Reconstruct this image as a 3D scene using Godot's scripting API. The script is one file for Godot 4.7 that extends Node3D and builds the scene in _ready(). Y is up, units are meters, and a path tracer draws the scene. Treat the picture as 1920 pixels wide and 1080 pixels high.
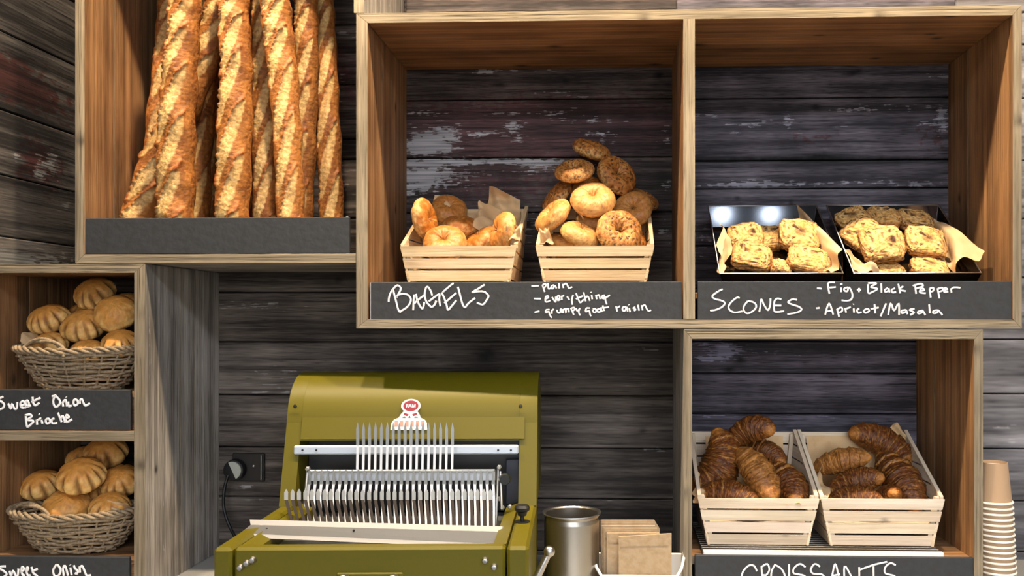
extends Node3D
# A bakery shelf wall: reclaimed timber cubbies of bread over a counter with a bread slicer.
# World: y up, metres. The fronts of the cubbies lie in the plane z = 0, the plank wall at z = -0.38.

const FOCAL := 1600.0
const YAW := 0.0349
const EYE := Vector3(0.0, 1.57, 2.0)
const BACK := -0.38
const COUNTER := 0.92
const WALL_X := -1.536

var rng := RandomNumberGenerator.new()
var noise := FastNoiseLite.new()
var mats := {}
var used := {}


func _ready() -> void:
	rng.seed = 7
	noise.seed = 11
	noise.frequency = 1.0
	noise.fractal_octaves = 3
	set_camera()
	set_light()
	make_materials()
	build_room()
	build_back_wall()
	build_cubbies()
	build_signs()
	build_counter_things()
	build_slicer()
	build_crates()
	build_trays()
	build_baskets()
	build_baguettes()
	build_bagels()
	build_scones()
	build_brioches()
	build_croissants()


# ---------------------------------------------------------------- camera and light

func set_camera() -> void:
	var cam := Camera3D.new()
	cam.name = "camera"
	cam.projection = Camera3D.PROJECTION_FRUSTUM
	cam.near = 0.1
	cam.far = 60.0
	cam.size = 1080.0 / FOCAL * cam.near
	var cx := 1154.0 - FOCAL * tan(YAW)
	cam.frustum_offset = Vector2((960.0 - cx) / FOCAL, (604.0 - 540.0) / FOCAL) * cam.near
	cam.position = EYE
	cam.rotation.y = YAW
	add_child(cam)


func set_light() -> void:
	var e := Environment.new()
	e.background_mode = Environment.BG_SKY
	var sky := Sky.new()
	var sm := ProceduralSkyMaterial.new()
	sm.sky_top_color = Color(0.80, 0.84, 0.92)
	sm.sky_horizon_color = Color(0.98, 0.97, 0.97)
	sm.ground_bottom_color = Color(0.3, 0.3, 0.3)
	sm.ground_horizon_color = Color(0.6, 0.62, 0.65)
	sky.sky_material = sm
	e.sky = sky
	e.background_energy_multiplier = 9.0
	e.tonemap_mode = Environment.TONE_MAPPER_LINEAR
	e.tonemap_exposure = 1.0
	e.sdfgi_enabled = true
	e.ssao_enabled = true
	e.ssil_enabled = true
	var we := WorldEnvironment.new()
	we.name = "surroundings"
	we.environment = e
	add_child(we)
	# warm spotlights on a ceiling track a little in front of the shelves
	for x in [-1.25, -0.62, 0.0, 0.62, 1.25]:
		track_spot(Vector3(x, 3.22, 0.38), Vector3(x * 0.97, 1.5, -0.10), 3.5)
	# added fill panels behind the camera, cool light on the shelves
	for x in [-0.5, 0.9, 2.2]:
		added_fill_panel(Vector3(x, 3.385, 3.1), Vector2(1.0, 0.6), 5.0)

	# two small lamps out of view, placed to glint in a scone tray
	for x in [0.6, 0.87]:
		unseen_downlight(Vector3(x, 3.39, 1.75), 0.5)


func unseen_downlight(p: Vector3, energy: float) -> void:
	var t := thing("unseen_downlight", "small round ceiling lamp out of view, mirrored in a scone tray, %s the side wall of old boards" % ("nearer to" if p.x < 0.7 else "farther from"), "ceiling light", p, "unseen_downlights")
	part("trim_ring", lathe([v2(0.03, -0.006), v2(0.045, -0.006), v2(0.047, 0.004), v2(0.03, 0.004)], 32), plain("white_paint", Color(0.85, 0.85, 0.85), 0.5), t)
	part("lens", lathe([v2(0, -0.004), v2(0.03, -0.004), v2(0.03, 0.003), v2(0, 0.003)], 32), glow("unseen_downlight_glow", Color(0.85, 0.92, 1.0), 14.0), t)
	var l := SpotLight3D.new()
	l.name = "beam"
	l.light_color = Color(0.88, 0.94, 1.0)
	l.light_energy = energy
	l.light_size = 0.045
	l.spot_angle = 60.0
	l.spot_range = 8.0
	l.spot_attenuation = 2.0
	l.shadow_enabled = true
	l.rotation.x = -PI / 2
	l.position.y = -0.02
	t.add_child(l, true)


func track_spot(p: Vector3, target: Vector3, energy: float) -> void:
	var t := thing("track_spotlight", "small black track spotlight aimed at the shelves, %s from the side wall" % ["first", "second", "third", "fourth", "fifth"][clampi(roundi(p.x / 0.62) + 2, 0, 4)], "spotlight", p, "track spotlights")
	var dir := (target - p).normalized()
	t.basis = Basis.looking_at(dir, Vector3.BACK)
	part("housing", lathe([Vector2(0.0, -0.1), Vector2(0.03, -0.1), Vector2(0.036, -0.06), Vector2(0.038, 0.03), Vector2(0.034, 0.03), Vector2(0.03, -0.03), Vector2(0.0, -0.03)], 24, true), plain("black_paint", Color(0.03, 0.03, 0.03), 0.5), t)
	var lamp := part("lamp", lathe([Vector2(0.0, 0.0), Vector2(0.028, 0.0), Vector2(0.028, 0.004), Vector2(0.0, 0.004)], 24, true), glow("warm_lamp", Color(1.0, 0.85, 0.65), 12.0), t)
	lamp.position.z = -0.01
	var l := SpotLight3D.new()
	l.name = "beam"
	l.light_color = Color(1.0, 0.90, 0.77)
	l.light_energy = energy
	l.light_size = 0.03
	l.spot_angle = 48.0
	l.spot_angle_attenuation = 0.6
	l.spot_attenuation = 2.0
	l.spot_range = 8.0
	l.shadow_enabled = true
	l.position.z = -0.045
	t.add_child(l, true)
	part("stem", bar_mesh(t.transform.affine_inverse() * (p + Vector3(0, 0.17, 0)), Vector3(0, 0, 0.05), 0.008), plain("black_paint", Color(0.03, 0.03, 0.03), 0.5), t)


func added_fill_panel(p: Vector3, s: Vector2, energy: float) -> void:
	var t := thing("added_panel_light", "added flat white fill panel over the customer side, %s from the side wall" % ["nearest", "second", "farthest"][0 if p.x < 0.0 else (1 if p.x < 1.5 else 2)], "ceiling light", p, "added fill panels")
	part("frame", rbox(Vector3(s.x + 0.04, 0.03, s.y + 0.04), 0.004), plain("white_paint", Color(0.85, 0.85, 0.85), 0.5), t)
	var d := part("diffuser", rbox(Vector3(s.x, 0.006, s.y), 0.002), glow("fill_panel_glow", Color(0.93, 0.95, 1.0), 1.2), t)
	d.position.y = -0.018
	var l := AreaLight3D.new()
	l.name = "fill_light"
	l.area_size = s
	l.light_color = Color(0.93, 0.95, 1.0)
	l.light_energy = energy
	l.shadow_enabled = true
	l.rotation.x = -PI / 2
	l.position.y = -0.03
	t.add_child(l, true)


# ---------------------------------------------------------------- small tools

func ray(px: float, py: float) -> Vector3:
	var cx := 1154.0 - FOCAL * tan(YAW)
	return Vector3((px - cx) / FOCAL, (604.0 - py) / FOCAL, -1.0).rotated(Vector3.UP, YAW)


func at(px: float, py: float, z: float) -> Vector3:
	var d := ray(px, py)
	return EYE + d * ((z - EYE.z) / d.z)


func fx(px: float, z := 0.0) -> float:
	return at(px, 604.0, z).x


func fy(px: float, py: float, z := 0.0) -> float:
	return at(px, py, z).y


func numbered(called: String) -> String:
	var n: int = used.get(called, 0)
	used[called] = n + 1
	return called if n == 0 else "%s_%03d" % [called, n]


func tag(o: Node, label: String, category: String, group := "") -> void:
	o.set_meta("label", label)
	o.set_meta("category", category)
	if group:
		o.set_meta("group", group)


func thing(called: String, label: String, category: String, where := Vector3.ZERO, group := "") -> Node3D:
	var o := Node3D.new()
	o.name = numbered(called)
	o.position = where
	tag(o, label, category, group)
	add_child(o, true)
	return o


func structure(called: String) -> Node3D:
	var o := Node3D.new()
	o.name = numbered(called)
	o.set_meta("kind", "structure")
	add_child(o, true)
	return o


func part(called: String, mesh: Mesh, m: Material, parent: Node) -> MeshInstance3D:
	var o := MeshInstance3D.new()
	o.name = called
	o.mesh = mesh
	if m:
		o.material_override = m
	parent.add_child(o, true)
	return o


func lc(r: int, g: int, b: int) -> Color:
	return Color8(r, g, b).srgb_to_linear()


func plain(called: String, c: Color, rough := 0.7, metal := 0.0) -> StandardMaterial3D:
	if not mats.has(called):
		var m := StandardMaterial3D.new()
		m.resource_name = called
		m.albedo_color = c
		m.roughness = rough
		m.metallic = metal
		mats[called] = m
	return mats[called]


func glow(called: String, c: Color, energy: float) -> StandardMaterial3D:
	var m := plain(called, c)
	m.emission_enabled = true
	m.emission = c
	m.emission_energy_multiplier = energy
	return m


# a convex face, wound so that it looks away from o; UVs follow the grain
func face(st: SurfaceTool, pts: Array, o: Vector3, grain := 0, off := Vector2.ZERO, col := Color.WHITE, uvs := []) -> void:
	var n: Vector3 = (pts[1] - pts[0]).cross(pts[2] - pts[0])
	var mid := Vector3.ZERO
	for p in pts:
		mid += p
	mid /= pts.size()
	var flip := n.dot(mid - o) > 0.0
	var ax := n.abs().max_axis_index()
	var ua := grain if ax != grain else (grain + 1) % 3
	var va := 3 - ax - ua
	for k in range(1, pts.size() - 1):
		for j in ([0, k + 1, k] if flip else [0, k, k + 1]):
			var p: Vector3 = pts[j]
			st.set_color(col)
			st.set_uv(uvs[j] if uvs.size() else Vector2(p[ua], p[va]) + off)
			st.add_vertex(p)


func start() -> SurfaceTool:
	var st := SurfaceTool.new()
	st.begin(Mesh.PRIMITIVE_TRIANGLES)
	st.set_smooth_group(-1)
	return st


func done(st: SurfaceTool, tangents := true) -> ArrayMesh:
	st.generate_normals()
	return st.commit()


# a box with chamfered edges, added to st
func add_box(st: SurfaceTool, c: Vector3, s: Vector3, ch: float, grain := 0, off := Vector2.ZERO, col := Color.WHITE, b := Basis()) -> void:
	var h := s * 0.5
	ch = minf(ch, minf(h.x, minf(h.y, h.z)) * 0.9)
	var full := func(i: int, sg: Vector3) -> Vector3:
		var v := sg * (h - Vector3.ONE * ch)
		v[i] = sg[i] * h[i]
		return c + b * v
	for i in 3:
		var j := (i + 1) % 3
		var k := (i + 2) % 3
		for si in [-1.0, 1.0]:
			var q := []
			for e in [[-1.0, -1.0], [1.0, -1.0], [1.0, 1.0], [-1.0, 1.0]]:
				var sg := Vector3.ZERO
				sg[i] = si
				sg[j] = e[0]
				sg[k] = e[1]
				q.append(full.call(i, sg))
			face(st, q, c, grain, off, col)
			if ch > 0.0:
				for sj in [-1.0, 1.0]:
					var a := Vector3.ZERO
					a[i] = si
					a[j] = sj
					a[k] = -1.0
					var z := a
					z[k] = 1.0
					face(st, [full.call(i, a), full.call(i, z), full.call(j, z), full.call(j, a)], c, grain, off, col)
	if ch > 0.0:
		for m in 8:
			var sg := Vector3(1.0 if m & 1 else -1.0, 1.0 if m & 2 else -1.0, 1.0 if m & 4 else -1.0)
			face(st, [full.call(0, sg), full.call(1, sg), full.call(2, sg)], c, grain, off, col)


func rbox(s: Vector3, ch := 0.002, grain := 0, off := Vector2.ZERO, col := Color.WHITE) -> ArrayMesh:
	var st := start()
	add_box(st, Vector3.ZERO, s, ch, grain, off, col)
	return done(st)


# a six-sided solid: the quad a b c d thickened by t
func add_slab(st: SurfaceTool, q: Array, t: Vector3, grain := 0, off := Vector2.ZERO, col := Color.WHITE) -> void:
	var o: Vector3 = (q[0] + q[1] + q[2] + q[3]) * 0.25 + t * 0.5
	var w := [q[0] + t, q[1] + t, q[2] + t, q[3] + t]
	face(st, q, o, grain, off, col)
	face(st, w, o, grain, off, col)
	for i in 4:
		var j := (i + 1) % 4
		face(st, [q[i], q[j], w[j], w[i]], o, grain, off, col)


# a flat outline in xy pushed along z from z0 to z1
func add_prism(st: SurfaceTool, outline: PackedVector2Array, z0: float, z1: float, col := Color.WHITE) -> void:
	var tri := Geometry2D.triangulate_polygon(outline)
	for k in range(0, tri.size(), 3):
		var a := outline[tri[k]]
		var b := outline[tri[k + 1]]
		var c := outline[tri[k + 2]]
		var m := (a + b + c) / 3.0
		face(st, [Vector3(a.x, a.y, z1), Vector3(b.x, b.y, z1), Vector3(c.x, c.y, z1)], Vector3(m.x, m.y, z1 - 1.0), 0, Vector2.ZERO, col)
		face(st, [Vector3(a.x, a.y, z0), Vector3(b.x, b.y, z0), Vector3(c.x, c.y, z0)], Vector3(m.x, m.y, z0 + 1.0), 0, Vector2.ZERO, col)
	var ccw := not Geometry2D.is_polygon_clockwise(outline)
	for i in outline.size():
		var a := outline[i]
		var b := outline[(i + 1) % outline.size()]
		var nrm := (b - a).orthogonal() * (-1.0 if ccw else 1.0)
		var inside := (a + b) * 0.5 + nrm.normalized() * -0.01 * (1.0 if Geometry2D.is_point_in_polygon((a + b) * 0.5 - nrm.normalized() * 1e-5, outline) else -1.0)
		face(st, [Vector3(a.x, a.y, z0), Vector3(b.x, b.y, z0), Vector3(b.x, b.y, z1), Vector3(a.x, a.y, z1)], Vector3(inside.x, inside.y, (z0 + z1) * 0.5), 0, Vector2.ZERO, col)


# smooth sheet from a grid of points; wraps round in u when round is true
func grid(nu: int, nv: int, round: bool, pos: Callable, col: Callable) -> ArrayMesh:
	var v := PackedVector3Array()
	var c := PackedColorArray()
	var t := PackedVector2Array()
	var wide := nu if round else nu + 1
	for j in nv + 1:
		for i in wide:
			var u := float(i) / nu
			var w := float(j) / nv
			v.append(pos.call(u, w))
			c.append(col.call(u, w))
			t.append(Vector2(u, w))
	var idx := PackedInt32Array()
	for j in nv:
		for i in nu:
			var a := j * wide + i
			var b := j * wide + (i + 1) % wide
			var d := a + wide
			var e := b + wide
			idx.append_array([a, d, b, b, d, e])
	return indexed(v, c, t, idx)


func indexed(v: PackedVector3Array, c: PackedColorArray, t: PackedVector2Array, idx: PackedInt32Array) -> ArrayMesh:
	var n := PackedVector3Array()
	n.resize(v.size())
	for k in range(0, idx.size(), 3):
		var a := idx[k]
		var b := idx[k + 1]
		var d := idx[k + 2]
		var f := (v[d] - v[a]).cross(v[b] - v[a])
		n[a] += f
		n[b] += f
		n[d] += f
	# points that coincide (poles) share a normal
	var at_same := {}
	for k in v.size():
		var key := v[k].snapped(Vector3.ONE * 1e-6)
		at_same[key] = at_same.get(key, Vector3.ZERO) + n[k]
	for k in v.size():
		n[k] = (at_same[v[k].snapped(Vector3.ONE * 1e-6)] as Vector3).normalized()
	var arr := []
	arr.resize(Mesh.ARRAY_MAX)
	arr[Mesh.ARRAY_VERTEX] = v
	arr[Mesh.ARRAY_NORMAL] = n
	arr[Mesh.ARRAY_TEX_UV] = t
	if c.size():
		arr[Mesh.ARRAY_COLOR] = c
	arr[Mesh.ARRAY_INDEX] = idx
	var m := ArrayMesh.new()
	m.add_surface_from_arrays(Mesh.PRIMITIVE_TRIANGLES, arr)
	return m


# profile of (radius, height) turned round y (or round z when along_z)
func lathe(profile: Array, n := 48, along_z := false) -> ArrayMesh:
	var st := SurfaceTool.new()
	st.begin(Mesh.PRIMITIVE_TRIANGLES)
	for k in profile.size() - 1:
		var a: Vector2 = profile[k]
		var b: Vector2 = profile[k + 1]
		st.set_smooth_group(k if absf(a.x - b.x) > 1e-6 and absf(a.y - b.y) < 1e-6 or absf(a.x - b.x) < 1e-6 else 100 + k)
		for i in n:
			var u0 := TAU * i / n
			var u1 := TAU * (i + 1) / n
			var p := []
			for e in [[a, u0], [a, u1], [b, u1], [b, u0]]:
				var q := Vector3(e[0].x * cos(e[1]), e[0].y, e[0].x * sin(e[1]))
				p.append(Vector3(q.x, q.z, -q.y) if along_z else q)
			for tri in [[0, 1, 2], [0, 2, 3]]:
				for j in tri:
					st.set_uv(Vector2(float(i + (1 if j == 1 or j == 2 else 0)) / n * 4.0, p[j].y * 4.0))
					st.add_vertex(p[j])
	st.generate_normals()
	return st.commit()


# tube along a path; radius is one number or one per point
func tube(path: Array, radius, sides := 8, closed := false, flat := 1.0) -> ArrayMesh:
	var v := PackedVector3Array()
	var c := PackedColorArray()
	var t := PackedVector2Array()
	var idx := PackedInt32Array()
	add_tube(v, t, idx, path, radius, sides, closed, flat)
	return indexed(v, c, t, idx)


func add_tube(v: PackedVector3Array, t: PackedVector2Array, idx: PackedInt32Array, path: Array, radius, sides := 8, closed := false, flat := 1.0) -> void:
	var n := path.size()
	var up := Vector3.UP
	var first := v.size()
	var run := 0.0
	for k in n:
		var before: Vector3 = path[(k - 1 + n) % n] if closed else path[maxi(k - 1, 0)]
		var after: Vector3 = path[(k + 1) % n] if closed else path[mini(k + 1, n - 1)]
		var d := (after - before).normalized()
		if k == 0:
			up = Vector3.BACK if absf(d.dot(Vector3.BACK)) < 0.9 else Vector3.UP
		up = (up - d * up.dot(d)).normalized()
		var side := d.cross(up)
		var r: float = radius if radius is float else radius[k]
		for i in sides:
			var a := TAU * i / sides
			v.append(path[k] + (side * cos(a) + up * sin(a) * flat) * r)
			t.append(Vector2(run * 4.0, float(i) / sides))
		run += (after - before).length() * 0.5
	for k in (n if closed else n - 1):
		for i in sides:
			var a := first + k * sides + i
			var b := first + k * sides + (i + 1) % sides
			var d2 := first + ((k + 1) % n) * sides + i
			var e := first + ((k + 1) % n) * sides + (i + 1) % sides
			idx.append_array([a, d2, b, b, d2, e])
	if not closed:
		for cap in 2:
			var m := v.size()
			v.append(path[0 if cap == 0 else n - 1])
			t.append(Vector2.ZERO)
			var base := first + (0 if cap == 0 else (n - 1) * sides)
			for i in sides:
				if cap == 0:
					idx.append_array([m, base + i, base + (i + 1) % sides])
				else:
					idx.append_array([m, base + (i + 1) % sides, base + i])


func bar_mesh(a: Vector3, b: Vector3, r: float, sides := 10) -> ArrayMesh:
	return tube([a, b], r, sides)


func smooth_path(p: Array, steps: int) -> Array:
	var out := []
	for k in p.size() - 1:
		var a = p[maxi(k - 1, 0)]
		var d = p[mini(k + 2, p.size() - 1)]
		for s in steps:
			out.append(p[k].cubic_interpolate(p[k + 1], a, d, float(s) / steps))
	out.append(p[-1])
	return out


# ---------------------------------------------------------------- textures and materials

func noise_bytes(w: int, h: int, sx: int, sy: int, freq: float, s: int, oct := 3) -> PackedByteArray:
	var f := FastNoiseLite.new()
	f.seed = s
	f.noise_type = FastNoiseLite.TYPE_SIMPLEX_SMOOTH
	f.frequency = freq
	f.fractal_octaves = oct
	var im := f.get_image(maxi(4, w / sx), maxi(4, h / sy))
	im.convert(Image.FORMAT_L8)
	im.resize(w, h, Image.INTERPOLATE_CUBIC)
	return im.get_data()


# soft blobs [u, v, radius u, radius v, strength] as one byte a pixel
func blob_bytes(w: int, h: int, blobs: Array) -> PackedByteArray:
	var k := 4
	var im := Image.create_empty(w / k, h / k, false, Image.FORMAT_L8)
	for b in blobs:
		var x0 := maxi(0, int((b[0] - 2 * b[2]) * w / k))
		var x1 := mini(w / k, int((b[0] + 2 * b[2]) * w / k) + 1)
		var y0 := maxi(0, int((b[1] - 2 * b[3]) * h / k))
		var y1 := mini(h / k, int((b[1] + 2 * b[3]) * h / k) + 1)
		for y in range(y0, y1):
			for x in range(x0, x1):
				var dx: float = ((x + 0.5) * k / w - b[0]) / b[2] * 0.8
				var dy: float = ((y + 0.5) * k / h - b[1]) / b[3]
				var g: float = b[4] * exp(-(dx * dx + dy * dy) * 0.9)
				var was := im.get_pixel(x, y).r
				im.set_pixel(x, y, Color(1, 1, 1) * minf(1.0, was + g))
	im.resize(w, h, Image.INTERPOLATE_BILINEAR)
	return im.get_data()


# boards seen along their grain (u): streaks, cracks, flaking paint, stains
func wood_image(w: int, h: int, s: int, dark: Color, light: Color, flakes := [], reds := [], darks := [], contrast := 1.0, flake_tone := Color(0.78, 0.77, 0.76), red_tone := Color(0.27, 0.17, 0.17), chips := 0.0) -> Image:
	var a := noise_bytes(w, h, 64, 1, 0.045, s, 4)
	var b := noise_bytes(w, h, 64, 1, 0.2, s + 1, 3)
	var c := noise_bytes(w, h, 6, 3, 0.02, s + 2, 3)
	var d := noise_bytes(w, h, 3, 1, 0.07, s + 3, 5)
	var e := noise_bytes(w, h, 22, 1, 0.45, s + 4, 2)
	var fm := blob_bytes(w, h, flakes)
	var rm := blob_bytes(w, h, reds)
	var dm := blob_bytes(w, h, darks)
	var out := PackedByteArray()
	out.resize(w * h * 3)
	var o := 0
	for i in w * h:
		var t := 0.5 + ((a[i] - 128) * 0.0040 + (b[i] - 128) * 0.0022 + (e[i] - 128) * 0.0021 + (c[i] - 128) * 0.0026) * contrast
		if b[i] < 66:
			t -= (66 - b[i]) * 0.013 * contrast
		if e[i] < 50:
			t -= (50 - e[i]) * 0.008 * contrast
		t = clampf(t, 0.0, 1.15)
		var r := dark.r + (light.r - dark.r) * t
		var g := dark.g + (light.g - dark.g) * t
		var bl := dark.b + (light.b - dark.b) * t
		if rm[i] > 4:
			var k := clampf((rm[i] / 255.0 + (d[i] - 128) * 0.004 - 0.25) * 3.0, 0.0, 0.85)
			r += (red_tone.r * (0.6 + t * 0.8) - r) * k
			g += (red_tone.g * (0.6 + t * 0.8) - g) * k
			bl += (red_tone.b * (0.6 + t * 0.8) - bl) * k
		var need := fm[i] / 255.0 + chips
		if need > 0.02:
			var k := clampf((need - (0.86 - d[i] / 255.0 * 0.75 - (b[i] - 128) * 0.0012 - (e[i] - 128) * 0.0032)) * 8.0, 0.0, 1.0)
			var ft := 0.82 + (b[i] - 128) * 0.0022
			r += (flake_tone.r * ft - r) * k
			g += (flake_tone.g * ft - g) * k
			bl += (flake_tone.b * ft - bl) * k
		if dm[i] > 2:
			var k := 1.0 - dm[i] / 255.0 * (0.7 + (d[i] - 128) * 0.003)
			r *= k
			g *= k
			bl *= k
		out[o] = clampi(int(r * 255.0), 0, 255)
		out[o + 1] = clampi(int(g * 255.0), 0, 255)
		out[o + 2] = clampi(int(bl * 255.0), 0, 255)
		o += 3
	return Image.create_from_data(w, h, false, Image.FORMAT_RGB8, out)


# the picture and its reflections, so that it tiles without a seam
func mirrored(im: Image) -> Image:
	var w := im.get_width()
	var h := im.get_height()
	var out := Image.create_empty(w * 2, h * 2, false, im.get_format())
	var fx_: Image = im.duplicate()
	fx_.flip_x()
	var whole := Rect2i(0, 0, w, h)
	out.blit_rect(im, whole, Vector2i.ZERO)
	out.blit_rect(fx_, whole, Vector2i(w, 0))
	im.flip_y()
	fx_.flip_y()
	out.blit_rect(im, whole, Vector2i(0, h))
	out.blit_rect(fx_, whole, Vector2i(w, h))
	return out


func wood(called: String, im: Image, scale: Vector2, rough := 0.85, bump := 4.0) -> StandardMaterial3D:
	var m := StandardMaterial3D.new()
	m.resource_name = called
	m.albedo_texture = ImageTexture.create_from_image(im)
	var g: Image = im.duplicate()
	g.convert(Image.FORMAT_L8)
	g.convert(Image.FORMAT_RGBA8)
	g.bump_map_to_normal_map(bump)
	m.normal_enabled = true
	m.normal_texture = ImageTexture.create_from_image(g)
	m.normal_scale = 0.7
	m.roughness = rough
	m.metallic_specular = 0.35
	m.vertex_color_use_as_albedo = true
	m.uv1_scale = Vector3(scale.x, scale.y, 1.0)
	mats[called] = m
	return m


func seamless(size: int, freq: float, s: int, oct := 4, kind := FastNoiseLite.TYPE_SIMPLEX_SMOOTH) -> Image:
	var f := FastNoiseLite.new()
	f.seed = s
	f.noise_type = kind
	f.frequency = freq
	f.fractal_octaves = oct
	var im := f.get_seamless_image(size, size)
	im.convert(Image.FORMAT_L8)
	return im


# a crust that takes its colour from the vertices, with fine speckle and relief
func crust(called: String, low: float, freq: float, scale: float, rough: float, bump: float, specks := 0.0) -> StandardMaterial3D:
	var im := seamless(256, freq, called.length() * 31, 4)
	var d := im.get_data()
	var out := PackedByteArray()
	out.resize(d.size() * 3)
	for i in d.size():
		var t := d[i] / 255.0
		var k := low + (1.0 - low) * clampf(t * 1.5, 0.0, 1.0)
		if specks > 0.0:
			k *= 1.0 - specks * smoothstep(0.39, 0.32, t) * 0.55
		out[i * 3] = int(255.0 * minf(1.0, k * 1.02))
		out[i * 3 + 1] = int(255.0 * k)
		out[i * 3 + 2] = int(255.0 * k * (0.93 + 0.07 * t))
	var m := StandardMaterial3D.new()
	m.resource_name = called
	m.albedo_texture = ImageTexture.create_from_image(Image.create_from_data(256, 256, false, Image.FORMAT_RGB8, out))
	im.convert(Image.FORMAT_RGBA8)
	im.bump_map_to_normal_map(bump)
	m.normal_enabled = true
	m.normal_texture = ImageTexture.create_from_image(im)
	m.normal_scale = 0.8
	m.vertex_color_use_as_albedo = true
	m.uv1_triplanar = true
	m.uv1_scale = Vector3.ONE * scale
	m.roughness = rough
	m.metallic_specular = 0.4
	mats[called] = m
	return m


func make_materials() -> void:
	wood("cedar", mirrored(wood_image(768, 256, 21, Color(0.35, 0.245, 0.155), Color(0.72, 0.545, 0.365), [], [], [[0.2, 0.3, 0.014, 0.024, 0.8], [0.55, 0.7, 0.012, 0.022, 0.8], [0.85, 0.2, 0.01, 0.02, 0.8], [0.4, 0.45, 0.16, 0.05, 0.4], [0.7, 0.85, 0.2, 0.06, 0.35]], 0.55)), Vector2(0.55, 1.6), 0.62)
	wood("edge", mirrored(wood_image(768, 64, 33, Color(0.35, 0.312, 0.25), Color(0.67, 0.61, 0.505), [], [], [[0.3, 0.4, 0.012, 0.2, 0.4], [0.7, 0.6, 0.012, 0.2, 0.4]], 0.5)), Vector2(0.55, 5.0), 0.85)
	wood("barn", mirrored(wood_image(768, 256, 45, Color(0.38, 0.355, 0.325), Color(0.78, 0.75, 0.705), [[0.2, 0.4, 0.1, 0.03, 0.3], [0.7, 0.6, 0.2, 0.03, 0.25]], [], [[0.5, 0.5, 0.008, 0.02, 0.7]], 0.6)), Vector2(0.55, 1.6), 0.9)
	wood("pine", mirrored(wood_image(384, 128, 57, Color(0.74, 0.63, 0.47), Color(0.90, 0.815, 0.67), [], [], [[0.15, 0.3, 0.018, 0.04, 0.6], [0.62, 0.75, 0.02, 0.05, 0.6]], 0.6)), Vector2(1.2, 3.0), 0.7, 2.0)
	wood("white_pine", mirrored(wood_image(384, 128, 61, Color(0.74, 0.67, 0.57), Color(0.88, 0.83, 0.75), [], [], [[0.6, 0.6, 0.018, 0.04, 0.4]], 0.5)), Vector2(1.2, 3.0), 0.7, 2.0)
	crust("baguette_crust", 0.66, 0.035, 7.0, 0.6, 5.0)
	crust("bagel_crust", 0.78, 0.03, 9.0, 0.42, 3.0)
	crust("seeded_crust", 0.8, 0.075, 5.0, 0.55, 5.0, 1.0)
	crust("scone_crumb", 0.62, 0.04, 8.0, 0.8, 9.0)
	crust("brioche_crust", 0.8, 0.03, 8.0, 0.5, 3.0)
	crust("croissant_crust", 0.6, 0.05, 8.0, 0.5, 6.0)
	crust("slate", 0.9, 0.05, 3.0, 0.7, 0.5).albedo_color = Color(0.185, 0.195, 0.21)
	plain("chalk", Color(0.88, 0.88, 0.88), 0.95)
	plain("steel", Color(0.72, 0.71, 0.69), 0.3, 1.0)
	plain("white_metal", Color(0.86, 0.86, 0.84), 0.4)
	plain("white_paint", Color(0.85, 0.85, 0.85), 0.6)
	var paper := crust("parchment", 0.9, 0.02, 4.0, 0.85, 1.0)
	paper.albedo_color = Color(0.80, 0.68, 0.52)
	paper.vertex_color_use_as_albedo = false
	paper.cull_mode = BaseMaterial3D.CULL_DISABLED
	paper.backlight_enabled = true
	paper.backlight = Color(0.3, 0.25, 0.18)
	var wk := crust("wicker", 0.6, 0.05, 9.0, 0.75, 4.0)
	wk.albedo_color = Color(0.60, 0.53, 0.43)
	wk.vertex_color_use_as_albedo = false


# ---------------------------------------------------------------- the room

func slab_part(called: String, lo: Vector3, hi: Vector3, m: Material, parent: Node, ch := 0.0, grain := 0) -> MeshInstance3D:
	var o := part(called, rbox(hi - lo, ch, grain, Vector2(rng.randf(), rng.randf())), m, parent)
	o.position = (lo + hi) * 0.5
	return o


func single(called: String, lo: Vector3, hi: Vector3, m: Material) -> void:
	var o := slab_part(numbered(called), lo, hi, m, self)
	o.set_meta("kind", "structure")


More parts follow.
